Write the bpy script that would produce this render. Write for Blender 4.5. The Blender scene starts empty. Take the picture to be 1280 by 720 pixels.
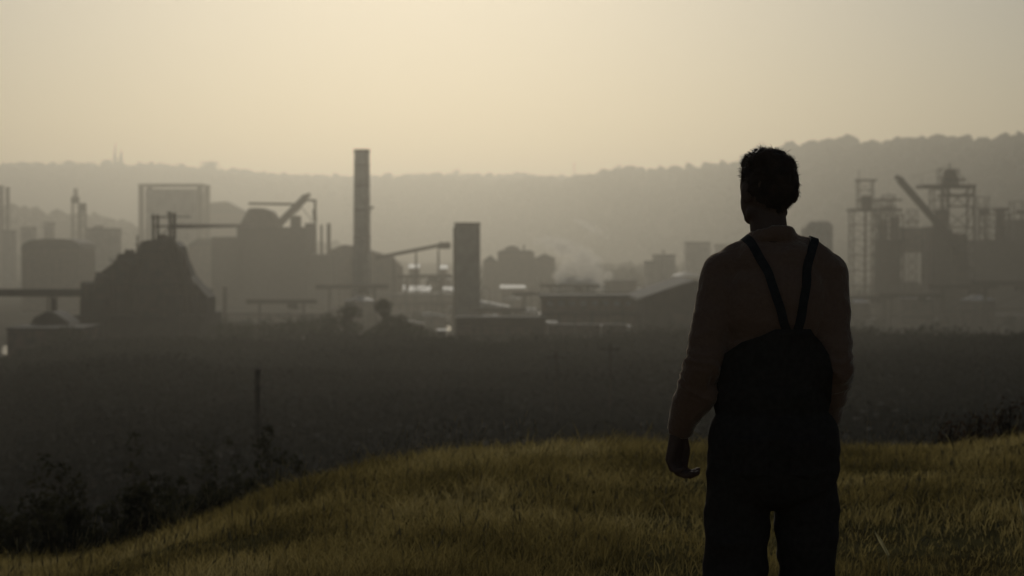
import bpy, bmesh, math, random
import numpy as np
from mathutils import Vector, Matrix, noise
from mathutils.bvhtree import BVHTree

random.seed(7)
rng = np.random.default_rng(11)
R = math.radians
sc = bpy.context.scene
col = sc.collection
F = 2489.0            # focal length in photo pixels (70 mm on 36 mm, 1280 wide)
HZ = 300.0            # photo row of the eye-level horizon
CAMZ = 30.0           # eye height above the valley floor

# ------------------------------------------------------------------ helpers
def px2x(px, d): return (px - 640.0) / F * d
def py2z(py, d): return CAMZ + (HZ - py) / F * d

class MB:
    def __init__(self):
        self.v = []; self.f = []
    def add(self, vs, fs):
        o = len(self.v)
        self.v += [tuple(p) for p in vs]
        self.f += [tuple(i + o for i in f) for f in fs]
    def box(self, x0, x1, y0, y1, z0, z1):
        self.add([(x0,y0,z0),(x1,y0,z0),(x1,y1,z0),(x0,y1,z0),(x0,y0,z1),(x1,y0,z1),(x1,y1,z1),(x0,y1,z1)],
                 [(0,3,2,1),(4,5,6,7),(0,1,5,4),(1,2,6,5),(2,3,7,6),(3,0,4,7)])
    def bar(self, p, q, w, h=None):
        p = Vector(p); q = Vector(q); h = h or w
        t = (q - p).normalized()
        up = Vector((0,0,1)) if abs(t.z) < .95 else Vector((0,1,0))
        a = t.cross(up).normalized() * (w/2); b = a.cross(t).normalized() * (h/2)
        vs = [p-a-b, p+a-b, p+a+b, p-a+b, q-a-b, q+a-b, q+a+b, q-a+b]
        self.add(vs, [(0,3,2,1),(4,5,6,7),(0,1,5,4),(1,2,6,5),(2,3,7,6),(3,0,4,7)])
    def tube(self, p, q, r0, r1=None, n=12):
        p = Vector(p); q = Vector(q); r1 = r0 if r1 is None else r1
        t = (q - p).normalized()
        up = Vector((0,0,1)) if abs(t.z) < .95 else Vector((0,1,0))
        a = t.cross(up).normalized(); b = a.cross(t).normalized()
        vs = []
        for c, r in ((p, r0), (q, r1)):
            for i in range(n):
                an = 2*math.pi*i/n
                vs.append(c + (a*math.cos(an) + b*math.sin(an))*r)
        fs = [(i, (i+1) % n, n+(i+1) % n, n+i) for i in range(n)]
        fs += [tuple(range(n-1, -1, -1)), tuple(range(n, 2*n))]
        self.add(vs, fs)
    def path(self, pts, rad, n=8):
        for i in range(len(pts)-1):
            self.tube(pts[i], pts[i+1], rad[i] if hasattr(rad,'__len__') else rad, rad[i+1] if hasattr(rad,'__len__') else rad, n)
    def ell(self, c, r, nu=16, nv=10, rot=None, lump=0.0, seed=0.0):
        vs = []; c = Vector(c)
        for j in range(nv+1):
            ph = math.pi*j/nv
            for i in range(nu):
                th = 2*math.pi*i/nu
                d = Vector((math.sin(ph)*math.cos(th), math.sin(ph)*math.sin(th), math.cos(ph)))
                k = 1.0
                if lump: k += lump*noise.noise(d*2.2 + Vector((seed, seed*.7, -seed)))
                p = Vector((d.x*r[0], d.y*r[1], d.z*r[2]))*k
                if rot is not None: p = rot @ p
                vs.append(c + p)
        fs = []
        for j in range(nv):
            for i in range(nu):
                a = j*nu+i; b = j*nu+(i+1) % nu
                fs.append((a, a+nu, b+nu, b))
        self.add(vs, fs)
    def cap(self, p, q, r0, r1=None, n=14):
        """tapered capsule"""
        p = Vector(p); q = Vector(q); r1 = r0 if r1 is None else r1
        t = (q-p).normalized()
        up = Vector((0,0,1)) if abs(t.z) < .9 else Vector((0,1,0))
        a = t.cross(up).normalized(); b = a.cross(t).normalized()
        rings = []
        for k in range(1, 6):
            an = math.pi/2*k/5
            rings.append((p - t*r0*math.cos(an), r0*math.sin(an)))
        for k in range(4, 0, -1):
            an = math.pi/2*k/5
            rings.append((q + t*r1*math.cos(an), r1*math.sin(an)))
        rings.insert(5, (q, r1))
        vs = [p - t*r0]
        for c, r in rings:
            for i in range(n):
                an = 2*math.pi*i/n
                vs.append(c + (a*math.cos(an) + b*math.sin(an))*r)
        vs.append(q + t*r1)
        fs = []
        m = len(rings)
        for i in range(n):
            fs.append((0, 1+(i+1) % n, 1+i))
            fs.append((len(vs)-1, 1+(m-1)*n+i, 1+(m-1)*n+(i+1) % n))
        for j in range(m-1):
            for i in range(n):
                fs.append((1+j*n+i, 1+j*n+(i+1) % n, 1+(j+1)*n+(i+1) % n, 1+(j+1)*n+i))
        self.add(vs, fs)
    def poly(self, pts, y0, y1):
        """outline in x,z extruded from y0 to y1"""
        n = len(pts)
        vs = [(x, y0, z) for x, z in pts] + [(x, y1, z) for x, z in pts]
        fs = [tuple(range(n)), tuple(range(2*n-1, n-1, -1))]
        fs += [(i, n+i, n+(i+1) % n, (i+1) % n) for i in range(n)]
        self.add(vs, fs)
    def build(self, name, mat, parent=None, smooth=False, loc=None):
        me = bpy.data.meshes.new(name)
        me.from_pydata(self.v, [], self.f); me.validate(); me.update()
        bm = bmesh.new(); bm.from_mesh(me); bmesh.ops.recalc_face_normals(bm, faces=bm.faces); bm.to_mesh(me); bm.free()
        if smooth: me.shade_smooth()
        o = bpy.data.objects.new(name, me); col.objects.link(o)
        if mat: me.materials.append(mat)
        if parent: o.parent = parent
        if loc: o.location = loc
        return o

def np_mesh(name, V, quads=None, tris=None, mat=None, attr=None, smooth=False):
    me = bpy.data.meshes.new(name)
    V = np.asarray(V, dtype=np.float32)
    nq = 0 if quads is None else len(quads); nt = 0 if tris is None else len(tris)
    me.vertices.add(len(V)); me.vertices.foreach_set('co', V.ravel())
    loops = []; starts = []; tot = 0
    if nq: loops.append(np.asarray(quads, dtype=np.int32).ravel()); starts.append(np.arange(nq)*4)
    if nt: loops.append(np.asarray(tris, dtype=np.int32).ravel()); starts.append(nq*4 + np.arange(nt)*3)
    L = np.concatenate(loops); S = np.concatenate(starts).astype(np.int32)
    me.loops.add(len(L)); me.loops.foreach_set('vertex_index', L)
    me.polygons.add(nq+nt); me.polygons.foreach_set('loop_start', S)
    me.update(calc_edges=True)
    if attr is not None:
        a = me.attributes.new('tint', 'FLOAT', 'POINT'); a.data.foreach_set('value', np.asarray(attr, dtype=np.float32))
    if smooth: me.shade_smooth()
    if mat: me.materials.append(mat)
    o = bpy.data.objects.new(name, me); col.objects.link(o)
    return o

def tag(o, label=None, cat=None, group=None, kind=None):
    if label: o['label'] = label
    if cat: o['category'] = cat
    if group: o['group'] = group
    if kind: o['kind'] = kind
    return o
def empty(name, loc, label, cat, group=None, rz=0):
    o = bpy.data.objects.new(name, None); col.objects.link(o); o.location = loc; o.rotation_euler.z = rz
    o.empty_display_size = .5
    return tag(o, label, cat, group)

# ------------------------------------------------------------------ materials
def mat(name, c1, c2=None, scale=1.0, rough=.85, metal=0.0, bump=0.0, trans=0.0, detail=4, spec=.04):
    m = bpy.data.materials.new(name); m.use_nodes = True
    nt = m.node_tree; b = nt.nodes['Principled BSDF']
    b.inputs['Roughness'].default_value = rough; b.inputs['Metallic'].default_value = metal
    b.inputs['Specular IOR Level'].default_value = spec
    c2 = c2 or tuple(x*.6 for x in c1)
    tc = nt.nodes.new('ShaderNodeTexCoord')
    nz = nt.nodes.new('ShaderNodeTexNoise'); nz.inputs['Scale'].default_value = scale; nz.inputs['Detail'].default_value = detail
    nt.links.new(tc.outputs['Object'], nz.inputs['Vector'])
    rp = nt.nodes.new('ShaderNodeValToRGB')
    rp.color_ramp.elements[0].position = .35; rp.color_ramp.elements[0].color = (*c2, 1)
    rp.color_ramp.elements[1].position = .65; rp.color_ramp.elements[1].color = (*c1, 1)
    nt.links.new(nz.outputs['Fac'], rp.inputs['Fac'])
    nt.links.new(rp.outputs['Color'], b.inputs['Base Color'])
    if bump:
        bp = nt.nodes.new('ShaderNodeBump'); bp.inputs['Strength'].default_value = bump; bp.inputs['Distance'].default_value = .02
        nt.links.new(nz.outputs['Fac'], bp.inputs['Height']); nt.links.new(bp.outputs['Normal'], b.inputs['Normal'])
    if trans:
        out = nt.nodes['Material Output']
        tr = nt.nodes.new('ShaderNodeBsdfTranslucent'); nt.links.new(rp.outputs['Color'], tr.inputs['Color'])
        mx = nt.nodes.new('ShaderNodeMixShader'); mx.inputs[0].default_value = trans
        nt.links.new(b.outputs[0], mx.inputs[1]); nt.links.new(tr.outputs[0], mx.inputs[2]); nt.links.new(mx.outputs[0], out.inputs['Surface'])
    return m

M = dict(
    concrete=mat('concrete', (.24,.22,.19), (.15,.135,.115), .25),
    brick=mat('sooty_brick', (.14,.085,.06), (.07,.05,.04), .6),
    steel=mat('rusty_steel', (.09,.06,.045), (.045,.04,.035), .5, rough=.7),
    dark=mat('sooty_steel', (.05,.042,.036), (.028,.026,.024), .5, rough=.75),
    sheet=mat('grey_sheeting', (.30,.28,.25), (.2,.18,.16), .15, rough=.6),
    roof=mat('pale_metal_roof', (.5,.48,.44), (.22,.20,.18), .5, rough=.6, metal=.03, spec=.19),
    darkroof=mat('felt_roof', (.06,.055,.05), (.035,.033,.03), .5, rough=.8),
    wood=mat('weathered_wood', (.10,.075,.05), (.05,.04,.03), 2.0),
    leaf=mat('dark_foliage', (.055,.06,.03), (.03,.035,.018), .8, trans=.2),
    hillleaf=mat('far_foliage', (.032,.034,.022), (.024,.026,.017), .02),
    white=mat('limewashed_sheet', (.62,.55,.42), (.5,.44,.34), .3),
    bush=mat('brownish_foliage', (.06,.055,.028), (.03,.03,.016), 3.0, trans=.35),
    scrub=mat('dark_scrub', (.042,.040,.028), (.038,.036,.026), .05),
    bark=mat('bark', (.08,.06,.045), (.04,.03,.022), 3.0),
    coal=mat('coal', (.03,.028,.026), (.018,.017,.016), .6),
    glass=mat('dusty_glass', (.25,.25,.25), (.12,.12,.12), .5, rough=.15, spec=.6),
    rail=mat('worn_rail', (.22,.18,.15), (.12,.09,.07), 1.0, rough=.35, metal=.8),
    ballast=mat('dark_ballast', (.06,.052,.045), (.035,.03,.028), 3.0),
    wagon=mat('wagon_paint', (.10,.06,.045), (.05,.035,.03), 1.0, rough=.7),
)

# ------------------------------------------------------------------ terrain
def interp(x, tab):
    xs = [t[0] for t in tab]; ys = [t[1] for t in tab]
    return np.interp(x, xs, ys)
CREST = [(-900,766),(-400,736),(0,700),(100,686),(200,656),(280,626),(330,606),(400,587),(470,569),(540,557),(600,549),(650,547),
         (700,549),(820,554),(960,552),(1060,549),(1150,543),(1280,534),(1500,524),(2200,514)]
FARR = [(-1500,205),(-400,208),(0,211),(60,212),(140,211),(200,214),(240,214),(265,213),(300,219),(330,222),(440,226),(520,223),(560,222),(640,224),(760,226),(1500,215),(3500,210)]
SPUR_D = [(420,4000),(480,3950),(560,3850),(640,3700),(700,3550),(760,3350),(850,3150),(900,2950),(940,2800),(985,2700),(1045,2550),(1100,2450),(1200,2300),(1280,2150),(1500,2000),(3500,1800)]
SPUR_Y = [(400,304),(430,294),(480,274),(560,244),(610,236),(640,233),(700,232),(740,226),(770,221),(850,221),(900,217),(930,210),(960,201),(985,198),(1010,194),(1045,189),(1100,192),(1160,191),(1200,191),(1235,197),(1255,193),(1280,191),(1500,179),(3500,169)]
KNOLL_Y = [(-1500,262),(0,267),(60,269),(110,274),(160,284),(230,296),(300,304),(420,312),(520,330)]
def sstep(t):
    t = np.clip(t, 0, 1); return t*t*(3-2*t)
def nz2(x, y, s):
    return (np.sin(x/s*1.3 + 1.7*np.sin(y/s*.9)) + np.sin(y/s*1.1 + 1.3*np.sin(x/s*.7 + 2.1)) + .5*np.sin((x+y)/s*2.3))/2.5
def height(x, y):
    x = np.asarray(x, float); y = np.asarray(y, float)
    r = np.hypot(x, y)
    yy = np.maximum(y, 1e-3)
    # pixel column of the direction (only forward), clamp behind
    ang = np.arctan2(x, y)
    px = 640 + F*np.tan(np.clip(ang, -.95, .95))
    fade = 1 - sstep((np.abs(ang) - 1.0)/.8)
    # near hill, in world x
    cpx = 640 + x/15*F
    zc = 30 - (interp(cpx, CREST) - 300)/F*15
    zn = 28.5 + (zc - 28.5)*sstep((y-4)/11)
    drop = np.where(y > 13, np.where(y < 18, .32*(y-13)**2/10, .32*(y-15.5)), 0)
    near = zn - drop + .035*nz2(x, y, .9) + .02*nz2(x+5, y-3, .37)
    side = np.maximum(np.abs(x) - 60, 0)*.1
    near = near - side
    eb = interp(px, [(-400,450),(0,449),(16,449),(26,440),(120,432),(260,431),(700,428),(1000,421),(1400,414)])
    terr = 30 + (HZ - eb)*330/F + .6*nz2(x, y, 17.3) + .3*nz2(x+9, y, 6.1) + .018*np.maximum(0, 330-r)
    terr = np.maximum(0, terr*(1 - sstep((r-326)/80)))
    z = np.maximum(near, terr)
    z = np.where(y > -10, z, 28.5 - .05*np.maximum(-y-10, 0)); z = np.maximum(z, terr)
    # knoll
    hk = 30 + (HZ - interp(px, KNOLL_Y))*2200/F
    z = np.maximum(z, hk*np.exp(-((r-2200)/300)**2)*fade*(hk > 0))
    # far ridge
    hf = 30 + (HZ - interp(px, FARR))*4200/F
    z = np.maximum(z, hf*sstep((r-2700)/1500)*fade)
    ds = interp(px, SPUR_D); hs = 30 + (HZ - interp(px, SPUR_Y))*ds/F
    hs = np.where(px < 430, hs*sstep((px-330)/100), hs)
    z = np.maximum(z, hs*sstep((r-ds+1000)/1000)*(1-.25*sstep((r-ds)/900))*fade)
    return z + np.where(r > 1000, 1.5*nz2(x, y, 130), 0)*fade
def hgt(x, y): return float(height(np.array([x]), np.array([y]))[0])

ths = np.concatenate([np.linspace(-math.pi, -.5, 70)[:-1], np.linspace(-.5, .5, 420)[:-1], np.linspace(.5, math.pi, 70)])
rs = np.concatenate([np.linspace(.3, 30, 130)[:-1], np.geomspace(30, 450, 180)[:-1], np.geomspace(450, 6400, 130)])
TH, RR = np.meshgrid(ths, rs)
RR = .3 + (RR-.3)*(1 - .94*sstep((np.abs(TH)-.9)/.7)*sstep((RR-20)/200))
GX = RR*np.sin(TH); GY = RR*np.cos(TH); GZ = height(GX, GY)
nr, nth = GX.shape
idx = np.arange(nr*nth).reshape(nr, nth)
q = np.stack([idx[:-1,:-1], idx[:-1,1:], idx[1:,1:], idx[1:,:-1]], -1).reshape(-1, 4)[:, ::-1]
gm = bpy.data.materials.new('ground_cover'); gm.use_nodes = True
nt = gm.node_tree; b = nt.nodes['Principled BSDF']; b.inputs['Roughness'].default_value = 1; b.inputs['Specular IOR Level'].default_value = 0
geo = nt.nodes.new('ShaderNodeNewGeometry')
def nnoise(scale, det=5):
    n = nt.nodes.new('ShaderNodeTexNoise'); n.inputs['Scale'].default_value = scale; n.inputs['Detail'].default_value = det
    nt.links.new(geo.outputs['Position'], n.inputs['Vector']); return n
def nramp(n, c0, c1, p0=.35, p1=.65):
    r = nt.nodes.new('ShaderNodeValToRGB'); e = r.color_ramp.elements
    e[0].position = p0; e[0].color = (*c0, 1); e[1].position = p1; e[1].color = (*c1, 1)
    nt.links.new(n.outputs['Fac'], r.inputs['Fac']); return r
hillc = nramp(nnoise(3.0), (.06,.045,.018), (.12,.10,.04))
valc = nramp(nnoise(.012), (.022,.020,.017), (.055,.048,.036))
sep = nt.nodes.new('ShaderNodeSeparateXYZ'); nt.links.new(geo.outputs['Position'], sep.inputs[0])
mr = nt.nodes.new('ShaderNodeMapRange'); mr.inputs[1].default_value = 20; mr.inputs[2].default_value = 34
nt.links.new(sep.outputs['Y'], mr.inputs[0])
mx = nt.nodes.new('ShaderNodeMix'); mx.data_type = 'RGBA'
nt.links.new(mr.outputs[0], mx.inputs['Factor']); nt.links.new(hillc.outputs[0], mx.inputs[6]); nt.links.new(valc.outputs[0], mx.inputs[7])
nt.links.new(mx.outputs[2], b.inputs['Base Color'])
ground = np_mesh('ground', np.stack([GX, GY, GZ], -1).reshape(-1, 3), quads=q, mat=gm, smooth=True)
tag(ground, kind='structure')
# ponds of standing water on the works floor
wm = mat('still_water', (.05,.05,.04), (.03,.03,.028), .1, rough=.06, spec=.8)
def pond(px0, px1, py, d0, d1, n):
    pts = []
    for k in range(28):
        a = 2*math.pi*k/28; w = 1 + .18*math.sin(3*a+n) + .1*math.sin(5*a+2*n)
        dd = (d0+d1)/2 + math.sin(a)*(d1-d0)/2*w
        xx = px2x((px0+px1)/2, dd) + math.cos(a)*(px1-px0)/2/F*dd*w
        pts.append((xx, dd, .12))
    m = MB(); m.add(pts, [tuple(range(28))]); o = m.build('water', wm); tag(o, kind='structure')
pond(538, 568, 410, 640, 700, 1); pond(535, 572, 398, 740, 800, 2.5); pond(306, 342, 424, 590, 622, 4)
pond(600, 660, 395, 760, 790, 3); pond(690, 740, 392, 790, 830, 5); pond(480, 500, 392, 800, 840, 6)
pond(0, 16, 440, 520, 560, 2); pond(606, 672, 384, 860, 905, 7); pond(500, 560, 385, 845, 880, 8); pond(566, 610, 384, 900, 960, 9)

def vnoise(x, y, s, seed=0):
    g2 = np.random.default_rng(seed); G = g2.random((97, 97))
    u = (x/s) % 96; v = (y/s) % 96
    i = np.floor(u).astype(int); j = np.floor(v).astype(int); fu = u-i; fv = v-j
    fu = fu*fu*(3-2*fu); fv = fv*fv*(3-2*fv)
    return (G[i,j]*(1-fu)*(1-fv)+G[i+1,j]*fu*(1-fv)+G[i,j+1]*(1-fu)*fv+G[i+1,j+1]*fu*fv)
# ------------------------------------------------------------------ foliage
def leaf_cloud(centers, radii, n, size, seed, squash=1.0):
    """leaf-clump quads spread through several overlapping lobes"""
    g = np.random.default_rng(seed)
    C = np.asarray(centers, float); Rr = np.asarray(radii, float)
    w = Rr**2; w /= w.sum()
    k = g.choice(len(C), n, p=w)
    d = g.normal(size=(n, 3)); d /= np.linalg.norm(d, axis=1)[:, None]
    rad = Rr[k]*(.55 + .5*g.random(n)**.6)
    P = C[k] + d*rad[:, None]*np.array([1, 1, squash])
    a = g.normal(size=(n, 3)); a /= np.linalg.norm(a, axis=1)[:, None]
    bb = np.cross(a, g.normal(size=(n, 3))); bb /= np.linalg.norm(bb, axis=1)[:, None]
    s = size*(.5 + g.random(n))[:, None]
    V = np.stack([P - a*s, P + bb*s*.5, P + a*s, P - bb*s*.5], 1).reshape(-1, 3)
    Q = np.arange(n*4).reshape(n, 4)
    return V, Q
def tree(px, d, ztop_py, w_px, label, name='tree', group=None, n=1400, seed=1, base=None, squash=.9, low=0.0):
    x = px2x(px, d); z0 = hgt(x, d) if base is None else base
    s = d/F; top = py2z(ztop_py, d) - z0; w = w_px*s/2
    root = empty(name, (x, d, z0-.2), label, 'tree', group)
    g = random.Random(seed)
    m = MB(); tr = max(.12, top*.03)
    fork = top*.35
    m.tube((0,0,0), (g.uniform(-.2,.2), 0, fork), tr*1.3, tr, 8)
    cs = []; rr = []
    for k in range(7):
        a = k*2.4 + g.random(); q_ = w*.55*math.sqrt(g.random())
        zc = top*(.45 + .42*g.random()) if k else top*.72
        c = (math.cos(a)*q_, math.sin(a)*q_, zc)
        r_ = min(w*.5*(.8+.4*g.random()), top - zc + .01 if top-zc > w*.3 else w*.3)
        cs.append(c); rr.append(r_)
        m.tube((0,0,fork*.9), c, tr*.6, tr*.15, 6)
    # one lobe reaches the top, two the sides
    cs += [(0,0,top-w*.42), (-w*.62,0,top*.55), (w*.62,0,top*.58)]; rr += [w*.42, w*.4, w*.4]
    m.build('trunk', M['bark'], root)
    if low:
        cs = [(0,0,top-w*.6), (-w*.5,0,top-w*.85), (w*.5,0,top-w*.8), (0,w*.5,top-w*.8), (0,-w*.5,top-w*.8)]; rr = [w*.6, w*.5, w*.5, w*.5, w*.5]
        for k in range(8): cs.append((g.uniform(-.55,.55)*w, g.uniform(-.5,.5)*w, max(w*.4, top-w*g.uniform(1.0,2.6)))); rr.append(w*g.uniform(.35,.5))
    V, Q = leaf_cloud(cs, rr, n, max(.14, w*(.055 if n > 1000 else .075)), seed, squash)
    o = np_mesh('crown', V, quads=Q, mat=M['leaf']); o.parent = root
    return root

# blob wood: many small lumpy crowns in one mesh (far woods that read as one mass)
ib = bmesh.new(); bmesh.ops.create_icosphere(ib, subdivisions=2, radius=1)
IV = np.array([v.co[:] for v in ib.verts]); IF = np.array([[v.index for v in f.verts] for f in ib.faces]); ib.free()
def wood(name, pts, label, seed):
    g = np.random.default_rng(seed); Vs = []; Ts = []; o = 0
    for (x, y, z, r) in pts:
        ph = g.random(6)*6
        k = 1 + .22*np.sin(IV[:,0]*3+ph[0])*np.sin(IV[:,1]*3.3+ph[1]) + .16*np.sin(IV[:,2]*5+ph[2]+IV[:,0]*4) + .09*g.normal(size=len(IV))
        V = IV*k[:, None]*np.array([r, r, r*(.8+.35*g.random())]) + np.array([x, y, z])
        Vs.append(V); Ts.append(IF+o); o += len(IV)
    ob = np_mesh(name, np.concatenate(Vs), tris=np.concatenate(Ts), mat=M['hillleaf'])
    return tag(ob, label, 'woodland', kind='stuff')
pts = []
g = random.Random(5)
for k in range(2300):
    px = g.uniform(430, 1460); ds = float(interp(px, SPUR_D))
    if k < 420:
        px = 470 + (k/420)*900 + g.uniform(-1.5, 1.5); ds = float(interp(px, SPUR_D)); r = ds + g.uniform(-40, 60)
        rad = g.uniform(3, 7)*(.55 + 1.1*max(0, noise.noise(Vector((px*.035, 3, 1)))+.35))
        if px < 700: rad *= .75
    else:
        r = ds - abs(g.uniform(0, 850)); rad = g.uniform(6, 12)
    x = px2x(px, 1)*1.0; a = math.atan(x); X = r*math.sin(a); Y = r*math.cos(a)
    pts.append((X, Y, hgt(X, Y)+rad*.45, rad))
wood('spur_woodland', pts, 'dark wooded hillside rising behind the man on the right of the valley', 3)
pts = []
for k in range(900):
    px = g.uniform(-120, 800); r = 4200 + g.uniform(-600, 60) if k > 330 else 4200+g.uniform(-40, 40)
    rad = g.uniform(3, 7) if g.random() < .8 else g.uniform(7, 11)
    a = math.atan(px2x(px, 1)); X = r*math.sin(a); Y = r*math.cos(a)
    pts.append((X, Y, hgt(X, Y)+rad*.2, rad))
wood('far_woodland', pts, 'thin line of far trees along the pale ridge above the left half of the works', 4)
pts = []
for k in range(420):
    px = g.uniform(-150, 420); r = 2200 + g.gauss(0, 160); rad = g.uniform(3, 7)
    a = math.atan(px2x(px, 1)); X = r*math.sin(a); Y = r*math.cos(a)
    pts.append((X, Y, hgt(X, Y)+rad*.4, rad))
wood('knoll_woodland', pts, 'low wooded rise behind the steelworks at the left edge', 6)
pts = []
for k in range(360):
    px = g.uniform(590, 1000); r = g.uniform(1150, 1900); rad = g.uniform(3, 6.5)
    a = math.atan(px2x(px, 1)); X = r*math.sin(a); Y = r*math.cos(a)
    pts.append((X, Y, rad*.7, rad))
for k in range(700):
    px = g.uniform(230, 1330); r = g.choice([g.uniform(500, 700), g.uniform(840, 1150)]); rad = g.uniform(1.2, 3.6)*(1 if r < 700 else 1.3)
    if noise.noise(Vector((px*.02, r*.01, 4))) < -.05: continue
    if 530 < px < 600 and r < 830: continue
    a = math.atan(px2x(px, 1)); pts.append((r*math.sin(a), r*math.cos(a), rad*.6, rad))
wood('valley_woodland', pts, 'scattered scrub trees on the valley floor beyond the steaming shed', 8)

# individual trees on the skyline
SK = [(224,203,16,4190,'round-headed far tree standing alone on the left skyline above the pale frame building'),
      (262,209,30,4190,'broad far tree on the skyline just right of the tall frame building'),
      (571,210,12,4190,'small rounded far tree on the flat skyline right of the tall chimney'),
      (42,203,10,4190,'small tree on the skyline at the far left'),
      (78,202,12,4190,'second small tree on the skyline left of the church spire'),
      (116,201,10,4190,'square-headed tree just left of the church spire on the skyline')]
for k, (px, py, w, d, lb) in enumerate(SK):
    tree(px, d, py, w, lb, name='tree', n=1600, low=1, seed=20+k)
for k, (px, py, w, lb) in enumerate([(774,205,22,'bushy tree at the low left end of the wooded ridge'),
      (1045,172,26,'tallest round tree on the wooded ridge right of the head'),
      (1203,175,26,'rounded ridge tree above the conveyor tower'),(1262,176,28,'ridge tree at the right edge of the skyline'),
      (952,178,30,'ridge tree showing just above the hair')]):
    tree(px, float(interp(px, SPUR_D))*math.cos(math.atan(px2x(px,1)))-10, py, w, lb, n=2200, low=1, seed=40+k)
# near dark round trees by the terrace
tree(437, 352, 376, 34, 'dark round tree left of the great dome-shaped tree', n=3600, seed=60, base=0, low=1)
tree(479, 358, 371, 24, 'small dark tree poking above the great dome-shaped tree', n=2600, seed=61, low=1, base=0)
tree(494, 346, 389, 84, 'widest dome-shaped dark tree below the tall chimney', n=9000, seed=62, base=0, squash=.85, low=1)
tree(84, 345, 403, 50, 'low spreading tree in front of the furnace at the left', n=3500, low=1, seed=63, base=1.0)
for k, (px, py, w, d) in enumerate([(282,394,50,372),(306,396,44,365),(334,394,50,360),(360,392,48,365),(384,390,46,370),(410,386,44,360),(536,406,40,362)]):
    tree(px, d, py, w, 'dark scrubby tree in the row between furnace and dome tree', group='scrub trees beside the dark terrace', n=2600, seed=70+k, base=0, low=1)

# ------------------------------------------------------------------ structures authored at their own distance
class T:
    def __init__(s, name, label, cat, px, d, group=None, base=0.0):
        s.px = px; s.d = d; s.k = d/F; s.base = base
        s.root = empty(name, (px2x(px, d), d, base), label, cat, group)
    def X(s, px): return (px - s.px)*s.k
    def Z(s, py): return 0.0 if py is None else py2z(py, s.d) - s.base
    def part(s, name, m, prims, parent=None, smooth=False):
        if name == 'frame' and sum(p[0] == 'L' for p in prims) > 1:
            return [s.part(name, m, [p], parent, smooth) for p in prims][0]
        mb = MB()
        for p in prims:
            c = p[0]
            if c == 'b':   # x0,x1,ytop,ybot,near,far
                mb.box(s.X(p[1]), s.X(p[2]), p[5], p[6], s.Z(p[4]), s.Z(p[3]))
            elif c == 'l': # x0,y0,x1,y1,w(px),h(px),depth
                mb.bar((s.X(p[1]), p[7], s.Z(p[2])), (s.X(p[3]), p[7], s.Z(p[4])), p[5]*s.k, p[6]*s.k)
            elif c == 'd': # bar with its own depths x0,y0,dep0,x1,y1,dep1,w
                mb.bar((s.X(p[1]), p[3], s.Z(p[2])), (s.X(p[4]), p[6], s.Z(p[5])), p[7]*s.k)
            elif c == 'c': # x,ytop,ybot,rtop,rbot,depth
                mb.tube((s.X(p[1]), p[6], s.Z(p[3])), (s.X(p[1]), p[6], s.Z(p[2])), p[5]*s.k, p[4]*s.k, 20)
            elif c == 's': # x,y,rx,ry,depth
                mb.ell((s.X(p[1]), p[5], s.Z(p[2])), (p[3]*s.k, p[3]*s.k, p[4]*s.k), 20, 12)
            elif c == 'p': # pts, near, far
                mb.poly([(s.X(a), s.Z(b_)) for a, b_ in p[1]], p[2], p[3])
            elif c == 't': # tube x0,y0,x1,y1,r,depth
                mb.tube((s.X(p[1]), p[6], s.Z(p[2])), (s.X(p[3]), p[6], s.Z(p[4])), p[5]*s.k, None, 12)
            elif c == 'L': # lattice x0,x1,ytop,ybot,near,far,bays,w
                _, x0, x1, yt, yb, n_, f_, bays, w = p
                xa, xb, za, zb, w = s.X(x0), s.X(x1), s.Z(yb), s.Z(yt), w*s.k
                for X in (xa, xb):
                    for Y in (n_, f_): mb.bar((X,Y,za), (X,Y,zb), w)
                for i in range(bays+1):
                    z = za + (zb-za)*i/bays
                    mb.bar((xa,n_,z),(xb,n_,z),w*.7); mb.bar((xa,f_,z),(xb,f_,z),w*.7)
                    mb.bar((xa,n_,z),(xa,f_,z),w*.7); mb.bar((xb,n_,z),(xb,f_,z),w*.7)
                    if i < bays:
                        z2 = za + (zb-za)*(i+1)/bays
                        mb.bar((xa,n_,z),(xb,n_,z2),w*.5); mb.bar((xb,f_,z),(xa,f_,z2),w*.5)
                        mb.bar((xa,n_,z),(xa,f_,z2),w*.5); mb.bar((xb,n_,z2),(xb,f_,z),w*.5)
        return mb.build(name, m, parent or s.root, smooth)
    def windows(s, xs, yt, yb, w, near, n=None):
        for x in xs:
            s.part('window', M['glass'], [('b', x, x+w, yt, yb, near-.06, near+.04)])

# church spire
t = T('church', 'distant church with slender spire on the left skyline', 'church', 145, 4170, base=hgt(px2x(145,4170),4170)-3)
t.part('spire', M['brick'], [('c',144.5,179,198,.45,2.0,0), ('b',142.6,146.4,196,None,-4,4)])
t.part('nave', M['brick'], [('p',[(127,204),(131,200),(140,200),(140,212),(127,212)],-8,8)])
t.part('tower', M['brick'], [('b',149.5,154,196,None,-4,4), ('c',152,187,196,.4,1.8,0)])
# radio mast on far skyline
t = T('radio_mast', 'thin far mast on the skyline left of the wooded ridge', 'mast', 717.5, 3600, base=60)
t.part('mast_lattice', M['steel'], [('L',716.8,718.2,203,None,-.8,.8,14,.3)])

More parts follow.
